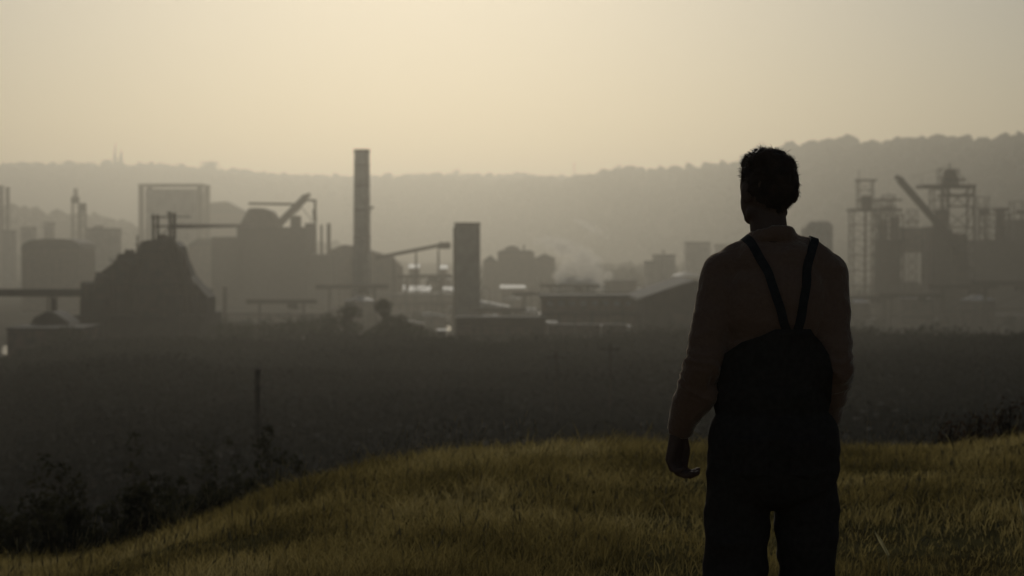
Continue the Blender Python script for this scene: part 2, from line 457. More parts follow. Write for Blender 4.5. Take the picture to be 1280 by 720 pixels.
# tall chimney
t = T('chimney', 'tallest slender concrete chimney standing left of centre', 'chimney', 452.5, 800)
t.part('shaft', M['concrete'], [('c',452.5,190,None,9.6,11.6,0)], smooth=False)
t.part('rim', M['dark'], [('c',452.5,187,190.5,10.3,10.3,0)])
t.part('platform', M['dark'], [('b',462,467,258,261,-1,1), ('l',464.5,261,462.6,268,.6,.6,0)])
t.part('ladder', M['dark'], [('l',459,190,460.6,392,.5,.5,-3.2), ('l',457.4,190,458.8,392,.5,.5,-3.2)])
for yb in (206,232,262,296): t.part('band', M['dark'], [('c',452.5,yb,yb+1.6,9.9+(yb-190)*.0105,9.9+(yb-188)*.0105,0)])
# short block tower
t = T('tower', 'squat square concrete tower right of the tall chimney', 'tower', 584, 620)
t.part('wall', M['concrete'], [('b',568.5,600,279,None,-4,4)])
t.part('coping', M['dark'], [('b',568,600.5,278.2,280.6,-4.2,4.2)])
[t.part('pilaster', M['concrete'], [('b',x,x+1.6,281,None,-4.35,-3.95)]) for x in (575,583,591,598)]
t.part('shaded_edge', M['dark'], [('b',567,569.6,284,None,-4.6,-3.6)])  # dark strip stands for the tower's narrow left face, its shade put into colour
# pale frame building
t = T('frame_building', 'tall pale building inside a steel frame behind the dark furnace', 'building', 214, 1400)
t.part('cladding', M['sheet'], [('b',182,247,236,None,0,30)])
t.part('frame', M['dark'], [('b',174.5,180,231,None,-3,2), ('b',247.5,253.5,231,None,-3,2), ('b',174.5,180,231,None,30,35), ('b',247.5,253.5,231,None,30,35),
                            ('b',174,254,230,232.6,-3.2,35.2), ('b',253.5,255,243,None,-2,1)])
[t.part('pilaster', M['sheet'], [('b',x,x+2,237,None,-1.2,.2)]) for x in (192,203,214,225,236)]
# big mid building with hopper and boom
t = T('ore_plant', 'bulky ore plant with rounded hopper in the middle of the left half', 'industrial plant', 325, 900)
t.part('main_hall', M['dark'], [('b',300,388,284,None,-10,20), ('b',266,300,296,None,-4,16), ('b',388,418,318,None,-6,14)])
t.part('hopper', M['steel'], [('p',[(300,285),(307,272),(313,261),(320,260),(331,260.5),(341,264),(346,271),(350,285)],-6,8)])
t.part('head_box', M['dark'], [('b',364,376,270,285,-3,3), ('b',382,392,279,285,-3,3)])
t.part('annex', M['brick'], [('p',[(392,330),(412,312),(428,306),(446,309),(470,316),(488,322),(500,334),(500,372),(392,372)],6,24), ('b',396,498,345,None,5,25)])
t.part('vent_stack', M['steel'], [('c',402,281,318,1.6,1.8,0)]); t.part('vent_stack', M['steel'], [('c',411,279,318,2.4,2.6,0)])
t = T('conveyor_boom', 'slanting conveyor boom and beam rising over the rounded hopper', 'conveyor', 372, 895)
t.part('boom', M['steel'], [('l',349,280,383,246,4,9,0), ('l',377,248,388,243,4,5,0)])
t.part('beam', M['dark'], [('l',311,254.5,372,255.5,2,3.2,0)])
t.part('bracket', M['dark'], [('l',384,250,396,251,2,3,0)])
t.part('post', M['dark'], [('l',394,250,394.5,330,3,3,0), ('l',393,262,394,276,4.5,4.5,0)])
t.part('brace', M['dark'], [('l',377,259,388,273,.8,.8,0), ('l',388,273,394,290,.8,.8,0), ('l',377,259,366,272,.8,.8,0)])
t.part('leg', M['dark'], [('l',352,278,352,None,3,3,0)])
t = T('gallery', 'long thin horizontal gallery linking furnace top to the ore plant', 'conveyor', 214, 402)
def W_(px, py, d): return Vector((px2x(px, d), d, py2z(py, d))) - t.root.location
m = MB(); m.bar(W_(214,283,402), W_(318,281.5,886), .5, .9); m.build('bridge', M['dark'], t.root)
m = MB(); m.bar(W_(214,285,402), W_(318,283.5,886), .7, .3); m.build('walkway', M['dark'], t.root)
# left blast furnace
t = T('blast_furnace', 'dark stepped blast furnace dominating the left foreground of the works', 'blast furnace', 190, 400)
t.part('casting_house', M['dark'], [('b',104,264,392,None,-12,14), ('p',[(106,392),(106,352),(124,351),(127,343),(144,330),(150,325),(152,317),(174,316),(181,302),(190,300),(220,302),(227,308),(230,322),(240,345),(252,358),(264,371),(264,392)],-4,6)])
[t.part('pilaster', M['steel'], [('b',x,x+2.2,y_,392,-4.6,-3.9)]) for x,y_ in ((112,356),(128,350),(144,338),(160,324),(176,320),(236,350),(250,362))]
t.part('louvre_band', M['darkroof'], [('b',152,178,322,330,-4.3,-3.9)]); t.part('louvre_band', M['darkroof'], [('b',108,126,358,364,-4.3,-3.9)])
t.part('skip_incline', M['dark'], [('d',256,392,-9,222,304,-4,3.0)])
t.part('bell_hopper', M['steel'], [('c',203,293,303,5,9,1)])
t.part('roof_vent', M['dark'], [('b',158,166,312,317,-2,2)])
t.part('roof_vent', M['dark'], [('b',122,131,340,346,-2,2)])
t.part('roof_vent', M['dark'], [('b',243,248,353,360,-2,2)])
t.part('furnace_shell', M['steel'], [('c',202,302,330,13,19,-6), ('c',202,330,350,19,27,-6), ('c',202,350,None,27,30,-6)])
t.part('stove', M['steel'], [('c',160,330,None,9,9,-7), ('s',160,330,9,6,-7)]); t.part('stove', M['steel'], [('c',136,348,None,9,9,-7), ('s',136,348,9,6,-7)])
t.part('headframe', M['dark'], [('l',193,268,193,306,3,3,-1), ('l',214,266,214,306,3.6,3.6,-1), ('l',190,272,216,271,2,2,-1), ('l',193,283,216,283,2,2.4,-1),
                                ('l',193,268,193,306,3,3,4), ('l',214,266,214,306,3.6,3.6,4), ('l',214,271,240,271,1,1.2,-1), ('d',193,283,-1,193,283,4,1.5), ('l',195,300,213,285,1,1,-1), ('l',213,265,213,268,5,3,-1)])
t.part('downcomer', M['steel'], [('t',218,296,234,320,2.6,-5), ('t',234,320,246,362,2.6,-5), ('t',246,362,256,400,2.4,-5)])
t.part('lightning_mast', M['dark'], [('l',172,294,171.5,317,1.6,1.6,0), ('l',168,306,175,306,.8,.8,0)])
t.part('walkway', M['dark'], [('b',148,232,324.5,326,-9,-6), ('b',182,224,313,314,-9,-6), ('b',116,250,353,354.5,-9.5,-6)])
t.part('railing', M['dark'], [('l',148,320.5,232,320.5,.4,.4,-9)] + [('l',x,320.5,x,325,.4,.4,-9) for x in range(148,233,7)])
t.part('side_bin', M['dark'], [('b',224,240,366,None,-15,-12)]); t.part('side_bin', M['dark'], [('b',120,150,372,None,-15,-12)])
t = T('conveyor_bridge', 'horizontal conveyor bridge running off the left edge to the furnace', 'conveyor', 55, 405)
t.part('bridge', M['dark'], [('b',-70,118,361,370.5,-1.5,1.5)])
t.part('trestle', M['dark'], [('l',65,370,65,None,3.2,3.2,0), ('l',60,370,57,None,1.6,1.6,0), ('l',70,370,73,None,1.6,1.6,0)])
t.part('trestle', M['dark'], [('l',-30,370,-30,None,3.2,3.2,0), ('l',-35,370,-38,None,1.6,1.6,0)])
t.part('trestle', M['dark'], [('l',119,352,119,None,2.2,2.2,0), ('l',112,366,112,None,1.6,1.6,0)])
t = T('shed', 'low dark flat-topped shed at the foot of the furnace on the far left', 'shed', 60, 352)
t.part('wall', M['brick'], [('b',19,112,410,None,-6,8)])
t.part('roof', M['darkroof'], [('b',18,113,407.6,410.3,-6.4,8.4)])
t = T('pump_house', 'small dark domed pump house with a vent pipe at the far left', 'building', 65, 362)
t.part('wall', M['brick'], [('b',46,90,403,None,-3,5)])
t.part('roof', M['darkroof'], [('p',[(43,404),(48,396),(56,392),(62,389),(70,389),(76,392),(84,397),(93,404)],-3.4,5.4)])
t.part('vent_pipe', M['steel'], [('c',66,373,392,2.6,3.4,1)])
# further left
t = T('round_roof_hall', 'hazy barrel-roofed hall behind the conveyor bridge at the left', 'building', 70, 850)
t.part('wall', M['brick'], [('b',34,107,310,None,-10,20)])
t.part('roof', M['darkroof'], [('p',[(33,311),(37,304),(46,300),(60,298.5),(84,298.5),(97,300),(105,304),(108,311)],-10.4,20.4)])
t = T('lattice_mast', 'pale lattice mast left of the frame building', 'mast', 95, 1250)
t.part('mast_lattice', M['dark'], [('L',91,99,254,None,-2,2,9,1.0), ('L',93.4,96.6,236,254,-1,1,3,.8)]); t.part('cabin', M['dark'], [('b',90.5,98.5,246,254,-3,3)])
t = T('lattice_mast', 'shorter second mast just right of the pale lattice mast', 'mast', 104, 1230)
t.part('mast_lattice', M['dark'], [('L',101.5,107,262,None,-2,2,7,1.0)]); t.part('cabin', M['dark'], [('b',101,107.5,254,264,-2,2)])
t = T('silo', 'faint grey silo pair standing at the left edge below the ridge', 'silo', 6, 1400)
t.part('drum', M['concrete'], [('c',2,232,None,3,3,0)]); t.part('drum', M['concrete'], [('c',10,234,None,2.6,2.6,0)])
t = T('block_building', 'pale block building right of the barrel-roofed hall', 'building', 130, 1150)
t.part('wall', M['concrete'], [('b',112,146,287,None,-8,14), ('b',118,128,282,288,-4,6)]); t.part('roof', M['darkroof'], [('b',111.5,146.5,285.4,287.4,-8.3,14.3)])
t = T('block_building', 'low hazy block between the furnace and the ore plant', 'building', 262, 1050)
t.part('wall', M['brick'], [('b',238,300,306,None,-8,14)]); t.part('roof', M['darkroof'], [('p',[(237,307),(250,298),(296,298),(301,307)],-8.3,14.3)])
t = T('block_building', 'faint sloping-roofed block behind the rounded hopper', 'building', 285, 1700)
t.part('wall', M['brick'], [('b',252,312,266,None,-8,14)]); t.part('roof', M['darkroof'], [('p',[(251,267),(262,254),(284,252),(313,267)],-8.3,14.3)])
for k, (a, w, top, d, lb) in enumerate([(36,14,284,1350,'left of three faint blocks under the wooded rise'),(62,9,278,1380,'middle of three faint blocks under the wooded rise'),(12,12,288,1300,'leftmost faint block at the picture edge')]):
    t = T('block_building', lb, 'building', a, d); t.part('wall', M['concrete'], [('b',a-w/2,a+w/2,top+2,None,-6,6)]); t.part('roof', M['darkroof'], [('b',a-w/2-.4,a+w/2+.4,top,top+2.1,-6.3,6.3)])
# foot of furnace right
t = T('pipe_bridge', 'low pipe bridge on trestles right of the dark furnace', 'pipe bridge', 320, 545)
t.part('pipe', M['steel'], [('t',256,392.5,416,393.5,1.6,0)]); t.part('pipe', M['steel'], [('t',256,397,416,397.5,1.1,0)])
for x in (268, 283, 310, 336, 362, 388, 412): t.part('trestle', M['dark'], [('l',x,391,x,None,1.2,1.2,.6)])
for x, tp in ((264,362),(281,360)):
    t = T('vent_chimney', 'short twin steel stack standing at the furnace foot', 'chimney', x, 560, group='twin stacks at the furnace foot'); t.part('shaft', M['steel'], [('c',x,tp,None,2.2,3,0)]); t.part('rim', M['dark'], [('c',x,tp-1,tp+1.2,2.8,2.8,0)])
# sloping conveyor in the middle
t = T('conveyor', 'slanting conveyor climbing toward the squat tower', 'conveyor', 515, 760)
t.part('gantry', M['dark'], [('l',470,322.5,558,305,4,4.6,0)])
t.part('drive_house', M['dark'], [('b',549,563,303,311,-3,3)])
for x in (492, 520, 548): t.part('trestle', M['dark'], [('l',x,318-(x-492)*.2,x-2,None,1.2,1.2,-1), ('l',x,318-(x-492)*.2,x+3,None,1.2,1.2,1)])
# sheds with pale roofs
def pale_shed(x0, x1, ye, yr, d, lb, slope=4.0, grp=None):
    t = T('shed', lb, 'shed', (x0+x1)/2, d, grp)
    k = t.k; ze = t.Z(ye); zr = t.Z(yr)
    t.part('wall', M['brick'], [('b',x0,x1,ye+.3,None,0,14)])
    m = MB(); a, b_ = t.X(x0-1), t.X(x1+1)
    m.add([(a,-1,ze),(b_,-1,ze),(b_,slope*3,zr),(a,slope*3,zr),(a,-1,ze-.25),(b_,-1,ze-.25),(b_,slope*3,zr-.25),(a,slope*3,zr-.25)],
          [(0,1,2,3),(7,6,5,4),(0,4,5,1),(1,5,6,2),(2,6,7,3),(3,7,4,0)])
    m.build('roof', M['roof'], t.root)
    t.part('door', M['dark'], [('b',(x0+x1)/2-2,(x0+x1)/2+2,None and 0 or ye+5,None,-.08,.05)])
for a in [(511,523,335,330.5,1000,'upper pale-roofed shed left of the squat tower'),(550,558,336,331.5,980,'small upper pale-roofed shed touching the squat tower'),
          (493,507,363,357,930,'leftmost pale-roofed shed below the sloping conveyor'),(511,537,364,358,900,'longest pale-roofed shed below the sloping conveyor'),
          (552,566,365,359,905,'pale-roofed shed at the foot of the squat tower'),(626,656,360,357,950,'low pale-roofed shed right of the squat tower')]:
    pale_shed(*a)
t = T('warehouse', 'long dark warehouse behind the sheds and squat tower', 'building', 540, 860)
t.part('wall', M['brick'], [('b',470,566,370,None,0,16)]); t.part('roof', M['darkroof'], [('p',[(469,371),(471,367.5),(565,367.5),(567,371)],-.4,16.4)])
# steaming shed and neighbours
t = T('mill_building', 'hazy flat mill building with a round tank top between squat tower and steam', 'building', 648, 1120)
t.part('wall', M['brick'], [('b',622,668,315,None,0,25), ('b',604,622,326,None,2,20), ('b',668,694,322,None,2,20)]); t.part('roof', M['darkroof'], [('p',[(621,316),(626,313),(664,313),(669,316)],-.4,25.4)])
t.part('gable', M['darkroof'], [('p',[(602,327),(613,319),(621.5,327)],1.6,20.4)]); t.part('gable', M['darkroof'], [('p',[(668.5,323),(681,317),(695,323)],1.6,20.4)])
t.part('tank_top', M['dark'], [('s',640,315,11,8,8)]); t.part('vent', M['dark'], [('c',655,306,314,1.2,1.2,6)])
t = T('shed', 'steaming pale shed in the middle of the works', 'shed', 724, 800)
t.part('wall', M['sheet'], [('b',694,758,361,None,0,14)])
m = MB(); z0_, z1_ = t.Z(361.5), t.Z(346)
m.add([(t.X(692),-.6,z0_),(t.X(759),-.6,z0_),(t.X(746),7,z1_),(t.X(700),7,z1_),(t.X(692),14.6,z0_),(t.X(759),14.6,z0_)], [(0,1,2,3),(3,2,5,4),(0,3,4),(1,5,2),(0,4,5,1)])
m.build('roof', M['white'], t.root)
t.part('annex', M['white'], [('b',744,757,356,None,-5,-.7)]); t.part('door', M['dark'], [('b',704,709,363.5,None,-.1,.05)])
t = T('side_block', 'dark boxy block right beside the steaming shed', 'building', 772, 860)
t.part('wall', M['brick'], [('b',757,796,352,None,0,14)]); t.part('roof', M['darkroof'], [('b',756,797,350,352.3,-.3,14.3)])
t = T('flat_hall', 'long flat-roofed hall joined to the gabled shed', 'building', 738, 470)
t.part('wall', M['brick'], [('b',677,802,371.5,None,0,14)]); t.part('roof', M['darkroof'], [('b',674,803,369,371.8,-1,14.6)])
for x in range(684, 800, 14): t.part('window', M['glass'], [('b',x,x+7,376,382,-.08,.06)])
t = T('gabled_shed', 'great gabled dark shed left of the man at his elbow', 'shed', 868, 440)
t.part('wall', M['dark'], [('p',[(804,372),(868,352.5),(932,374),(932,454),(804,454)],0,40)])
t.part('roof', M['darkroof'], [('p',[(796,375.5),(798,373),(850,355),(868,350),(886,355),(940,376),(938,378.5),(868,353),(866,353)],-1.2,41)])
t.part('door', M['steel'], [('b',842,866,392,None,-.15,.1)])
for k, (a, w, top, d, lb) in enumerate([(830,26,318,1150,'hazy stepped block far behind the gabled shed'),(812,10,326,1100,'small pale hut left of the thin stack'),(872,30,302,1300,'faint high block seen beside the left shoulder'),(905,20,305,1350,'faint block touching the left shoulder')]):
    t = T('block_building', lb, 'building', a, d); t.part('wall', M['concrete'], [('b',a-w/2,a+w/2,top+2,None,-6,10)]); t.part('roof', M['darkroof'], [('b',a-w/2-.4,a+w/2+.4,top,top+2.1,-6.3,10.3)])
t = T('vent_chimney', 'thin pale stack above the roof line left of the shoulder', 'chimney', 829, 1000); t.part('shaft', M['sheet'], [('c',829,314,None,1.2,1.4,0)]); t.part('rim', M['dark'], [('c',829,313,314.6,1.6,1.6,0)])
# embankment carrying the loading tracks
zb_ = py2z(424, 400); m = MB()
for i in range(24):
    xa = px2x(545, 400) + i*(px2x(860, 400)-px2x(545, 400))/24; xb = xa + (px2x(860, 400)-px2x(545, 400))/24
    m.add([(xa,388,-.5),(xb,388,-.5),(xb,395,zb_),(xa,395,zb_),(xb,408,zb_),(xa,408,zb_),(xb,416,-.5),(xa,416,-.5)], [(0,1,2,3),(3,2,4,5),(5,4,6,7)])
o = m.build('embankment', M['ballast']); tag(o, kind='structure')
# loading shed and wagons on the embankment
bz = py2z(424, 400)
t = T('loading_shed', 'long low open-sided loading shed right of the dome-shaped tree', 'shed', 625, 400, base=bz)
t.part('roof', M['darkroof'], [('b',569,682,395.5,398.5,-3,3)])
for x in (571, 593, 615, 637, 659, 680): t.part('post', M['dark'], [('b',x-.8,x+.8,398,None,-2.6,-2.2)])
t.part('back_wall', M['dark'], [('b',570,681,398,None,2.5,2.8)])
def wagon(px, d, lb, grp, base, w=30, h=14):
    t = T('rail_wagon', lb, 'wagon', px, d, grp, base=base)
    zb = t.base; k = t.k; L = w*k/2; H = h*k
    m = MB(); m.poly([(-L,.95),(-L*1.0,H),(L,H),(L,.95),(L*.8,.8),(-L*.8,.8)], -1.3, 1.3); m.build('body', M['wagon'], t.root)
    m = MB(); m.box(-L*1.04, L*1.04, -1.1, 1.1, .62, .8); m.build('underframe', M['dark'], t.root)
    for sx in (-.7, -.5, .5, .7):
        m = MB(); m.tube((L*sx,-.95,.42),(L*sx,.95,.42),.42,.42,14); m.build('wheelset', M['dark'], t.root)
for x in (586, 618, 650): wagon(x, 399.5, 'brown wagon standing under the long loading shed', 'wagons under the loading shed', bz+.25)
for x in (702, 735, 768): wagon(x, 398, 'open wagon on the track right of the loading shed', 'open wagons right of the loading shed', bz+.4, h=17)
for k, (px, w, h) in enumerate([(690,12,20),(748,9,16),(782,12,15),(552,10,10)]):
    t = T('hut', ['small hut at the right end of the loading shed','tiny flat hut among the open wagons','small hut at the end of the open wagons','tiny hut left of the loading shed'][k], 'hut', px, 402, base=bz-.1)
    zt = h*t.k; m = MB(); m.box(-w*t.k/2, w*t.k/2, 0, 3, 0, zt); m.build('wall', M['sheet'], t.root)
    m = MB(); m.box(-w*t.k/2-.2, w*t.k/2+.2, -.3, 3.3, zt, zt+.25); m.build('roof', M['roof'], t.root)

# crowded yards: low sheds, lamp posts and pipe racks
rc = random.Random(31); first = None
spots = [(318,470),(352,500),(508,640),(536,700),(612,520),(628,640),(655,700),(668,560),(690,700),(708,590),(745,560),(772,620),(800,560),(600,720),(560,900),(640,900),(715,930),(790,950),(842,800),(884,900)]
proto = empty('yard_shed', (0,0,0), 'small low shed lost in the hazy crowded yards below the chimney', 'shed', 'low sheds crowding the hazy yards')
m = MB(); m.box(-5,5,-2.5,2.5,0,3.0); W0 = m.build('wall', M['brick'], proto)
m = MB(); m.poly([(-5.3,3.0),(-5.3,3.15),(0,4.2),(5.3,3.15),(5.3,3.0)], -2.8, 2.8); R0 = m.build('roof', M['roof'], proto)
m = MB(); m.box(-1.2,1.2,-2.58,-2.45,0,2.3); D0 = m.build('door', M['dark'], proto)
for i, (px, d) in enumerate(spots):
    if i == 0: r_ = proto; kids = []
    else:
        r_ = proto.copy(); col.objects.link(r_)
        for c in (W0, R0, D0): c2_ = c.copy(); col.objects.link(c2_); c2_.parent = r_
    r_.location = (px2x(px, d), d, hgt(px2x(px,d), d)); r_.rotation_euler.z = rc.choice((0, .12, -.1, 1.5, 1.62)); k_ = rc.uniform(.8, 1.5); r_.scale = (k_*rc.uniform(.8,1.4), k_, k_*rc.uniform(.9,1.3))
lp = empty('lamp_post', (0,0,0), 'thin tall yard lamp post in the haze between the low sheds', 'lamp post', 'lamp posts over the hazy yards')
m = MB(); m.tube((0,0,0),(0,0,14),.16,.09,8); P0 = m.build('post', M['dark'], lp)
m = MB(); m.bar((0,0,14),(1.6,0,14.3),.12); m.box(1.2,2.1,-.18,.18,14.15,14.35); A0 = m.build('lamp_head', M['dark'], lp)
for i, (px, d) in enumerate([(540,640),(612,660),(664,650),(700,720),(760,680),(806,700),(620,940),(676,900),(784,880),(832,860),(424,700),(498,820),(1060,640),(1140,700)]):
    if i == 0: r_ = lp
    else:
        r_ = lp.copy(); col.objects.link(r_)
        for c in (P0, A0): c2_ = c.copy(); col.objects.link(c2_); c2_.parent = r_
    r_.location = (px2x(px, d), d, 0); r_.rotation_euler.z = rc.uniform(0, 3)
gp = empty('gantry', (0,0,0), 'small open steel gantry among the hazy yards of the works', 'gantry', 'steel gantries over the hazy yards')
m = MB()
for X_ in (-6, 6):
    for Y_ in (-1.5, 1.5): m.bar((X_,Y_,0), (X_*.93,Y_*.4,11), .35)
    m.bar((X_,-1.5,5.5),(X_,1.5,5.5),.25)
m.bar((-6,-1.5,5.5),(6,-1.5,5.5),.25); m.bar((-6,1.5,5.5),(6,1.5,5.5),.25); m.bar((-6,-1.5,5.5),(6,-.6,10.6),.2)
GA = m.build('frame', M['dark'], gp)
m = MB(); m.box(-9,9,-.5,.5,11,12.1); m.box(1.5,4,-.9,.9,9.8,11); GB = m.build('girder', M['dark'], gp)
for i, (px, d, k_, rz) in enumerate([(622,560,.9,.1),(676,640,1.1,.5),(712,700,1.2,-.3),(764,640,1.1,.2),(806,760,.9,.9),(846,900,.9,1.2),(530,820,1.3,.3),(1085,640,1.0,.2),(1140,620,1.1,-.2),(1205,640,1.3,.2),(1262,640,1.4,.1),(440,640,1.3,.2),(352,560,1.1,0)]):
    if i == 0: r_ = gp
    else:
        r_ = gp.copy(); col.objects.link(r_)
        for c in (GA, GB): c2_ = c.copy(); col.objects.link(c2_); c2_.parent = r_
    r_.location = (px2x(px, d), d, 0); r_.rotation_euler.z = rz; r_.scale = (k_, k_, k_)
tp = empty('storage_tank', (0,0,0), 'squat round storage tank among the hazy yards of the works', 'tank', 'round tanks in the hazy yards')
m = MB(); m.tube((0,0,0),(0,0,8),5,5,20); TA = m.build('drum', M['steel'], tp, smooth=False)
m = MB(); m.tube((0,0,8),(0,0,9.3),5.1,.8,20); TB = m.build('roof', M['roof'], tp)
for i, (px, d, k_) in enumerate([(606,600,.8),(618,602,.8),(700,760,1.1),(782,700,1.0),(794,702,1.0),(858,1000,1.5),(548,1000,1.3),(1068,680,1.1),(1146,700,1.2),(1222,680,1.2),(450,700,1.1)]):
    if i == 0: r_ = tp
    else:
        r_ = tp.copy(); col.objects.link(r_)
        for c in (TA, TB): c2_ = c.copy(); col.objects.link(c2_); c2_.parent = r_
    r_.location = (px2x(px, d), d, 0); r_.scale = (k_, k_, k_)
for (px, w_, top_, d, lb) in ((1226,14,246,900,'slim lattice frame between the heavy tower and the short third tower'),(1272,16,252,880,'tall lattice frame at the very right edge'),(1140,9,262,900,'slim lattice frame behind the slanting conveyor gantry'),(1110,12,244,860,'slim lattice frame rising behind the shoulder-side tower')):
    t = T('lattice_tower', lb, 'tower', px, d); t.part('frame', M['dark'], [('L',px-w_/2,px+w_/2,top_,None,-4,4,9,1.1)]); t.part('platform', M['dark'], [('b',px-w_/2-2,px+w_/2+2,top_+14,top_+15.5,-5,5)])
for px0, px1, py, d, lb in ((604,672,387,600,'pipe rack with two pipes behind the loading shed'),(678,800,391,395,'low pipe rack in front of the long flat-roofed hall'),(500,566,378,700,'pipe rack at the foot of the squat tower')):
    t = T('pipe_rack', lb, 'pipe rack', (px0+px1)/2, d)
    t.part('pipe', M['steel'], [('t',px0,py,px1,py+.5,1.1,0)]); t.part('pipe', M['steel'], [('t',px0,py+3.2,px1,py+3.4,.8,0)])
    n_ = 6
    for i in range(n_+1):
        x = px0 + (px1-px0)*i/n_; t.part('trestle', M['dark'], [('l',x,py-1,x,None,.9,.9,.5), ('l',x-2,py+5,x+2,py+5,.7,.7,.5)])

# right hand towers
t = T('lattice_tower', 'open lattice tower nearest the right shoulder of the man', 'tower', 1090, 780)
t.part('frame', M['dark'], [('L',1064,1096,262,None,-5,5,7,1.5), ('L',1072,1090,226,262,-3,3,3,1.1)])
t.part('platform', M['dark'], [('b',1061,1124,261,264.5,-6,6), ('b',1070,1094,224.5,226.5,-3.6,3.6), ('b',1072,1125,249,251,-4,4)])
t.part('tank', M['steel'], [('c',1083,245,262,7,7,0)])
t.part('bunker', M['dark'], [('b',1097,1123,300,None,-5,5)])
t.part('bin', M['steel'], [('c',1104,274,300,6,6,0), ('c',1104,300,306,6,2,0)]); t.part('bin', M['steel'], [('c',1118,271,300,6,6,0)])
t.part('side_frame', M['dark'], [('L',1093,1125,268,None,-6,6,8,1.6)])
t.part('upper_frame', M['dark'], [('L',1097,1112,249,272,-4,4,1,1.4)])
t.part('pipe', M['steel'], [('t',1078,262,1078,390,1.6,-6), ('t',1086,262,1086,380,1.0,-6)]); t.part('mast', M['dark'], [('l',1073,212,1073,226,.7,.7,0)]); t.part('mast', M['dark'], [('l',1110,240,1110,250,.8,.8,0)])
t = T('lattice_tower', 'heavier furnace tower with crown platforms at the end of the slanting conveyor', 'tower', 1184, 760)
t.part('bunker', M['dark'], [('b',1160,1186,286,None,-6,6)]); t.part('bin', M['steel'], [('c',1176,262,286,8,8,0)]); t.part('furnace_shell', M['steel'], [('c',1199,292,340,9,13,0), ('c',1199,340,None,13,15,0)])
t.part('side_frame', M['dark'], [('L',1157,1213,284,None,-7,7,7,1.8)])
t.part('frame', M['dark'], [('L',1181,1213,232,284,-6,6,2,2.2), ('L',1164,1181,237,264,-4,4,2,1.2), ('L',1173,1196,212,232,-3,3,2,.9)])
t.part('platform', M['dark'], [('b',1149,1214,231.5,235.5,-7.3,7.3), ('b',1176,1213,243,246,-6,6), ('b',1178,1204,224,226,-4,4)])
t.part('tank', M['steel'], [('c',1187,216,231.6,8,11,0), ('s',1187,216,8,4,0)])
[t.part('mast', M['dark'], [q_]) for q_ in (('l',1186,204,1186,214,1.2,1.2,0), ('l',1203,220,1203,232,.9,.9,0), ('l',1152,222,1152,232,.6,.6,0))]
t.part('hoist_cable', M['dark'], [('l',1187,206,1140,222,.35,.35,0), ('l',1187,206,1214,232,.4,.4,0)])
t.part('pipe', M['steel'], [('t',1157,284,1157,400,2,-7.5)])
t = T('inclined_conveyor', 'thick slanting conveyor gantry leaning against the right-hand furnace tower', 'conveyor', 1152, 750)
t.part('gantry', M['dark'], [('l',1118,225.5,1192,310,7,8,-9)])
t.part('head_box', M['dark'], [('l',1113,222,1122,226,8,5,-9)])
t.part('trestle', M['dark'], [('l',1160,278,1160,None,2,2,-9)])
t = T('silo', 'round-shouldered silo between the man and the lattice tower', 'silo', 1023, 900)
t.part('drum', M['concrete'], [('c',1024,282,None,17,17,0)]); t.part('cap', M['concrete'], [('c',1024,277,282,12,17,0)]); t.part('side_bin', M['concrete'], [('b',1003,1012,285,None,-4,4)])
t = T('flat_block', 'low dark block between the two lattice towers', 'building', 1141, 830)
t.part('wall', M['brick'], [('b',1124,1158,288,316,-4,8)]); t.part('roof', M['darkroof'], [('b',1123,1159,285,288.3,-4.4,8.4)])
t.part('column', M['dark'], [('b',1127,1129,316,None,-3,-2)]); t.part('column', M['dark'], [('b',1152,1154,316,None,-3,-2)])
t = T('lattice_tower', 'short third tower with rounded top at the right edge', 'tower', 1243, 800)
t.part('frame', M['dark'], [('L',1228,1258,268,300,-5,5,2,1.8)]); t.part('platform', M['dark'], [('b',1226,1234,261,268,-4,4), ('b',1243,1258,260,264,-5,5)])
t.part('tank', M['steel'], [('c',1250,262,300,6,6,0)]); t.part('mast', M['dark'], [('l',1233,252,1233,262,.8,.8,0)])
t = T('long_bunker_hall', 'long dark bunker hall filling the right edge of the works', 'building', 1280, 850)
t.part('wall', M['dark'], [('b',1216,1262,302,None,-6,12), ('b',1262,1400,277,None,-6,12)]); t.part('roof', M['darkroof'], [('b',1215,1262,300,302.3,-6.3,12.3), ('b',1262.2,1402,274.5,277.3,-6.3,12.3)])
t.part('vent', M['dark'], [('b',1272,1300,263,267,-2,2), ('l',1276,267,1276,275,1,1,0), ('l',1296,267,1296,275,1,1,0)])
t = T('low_hall', 'low sprawling hall at the foot of the right-hand towers', 'building', 1170, 760)
t.part('wall', M['dark'], [('b',1066,1100,400,None,0,12), ('b',1100,1168,408,None,-2,12), ('b',1168,1285,396,None,0,12)]); t.part('roof', M['darkroof'], [('b',1065,1101,398,400.3,-.3,12.3)]); t.part('roof', M['darkroof'], [('b',1167,1287,394,396.3,-.3,12.3)])
t = T('hopper_block', 'squat hopper block seen between the towers near the ground', 'building', 1140, 840)
t.part('wall', M['dark'], [('b',1128,1152,360,None,0,8)]); t.part('roof', M['darkroof'], [('p',[(1127,361),(1132,352),(1148,352),(1153,361)],-.3,8.3)])

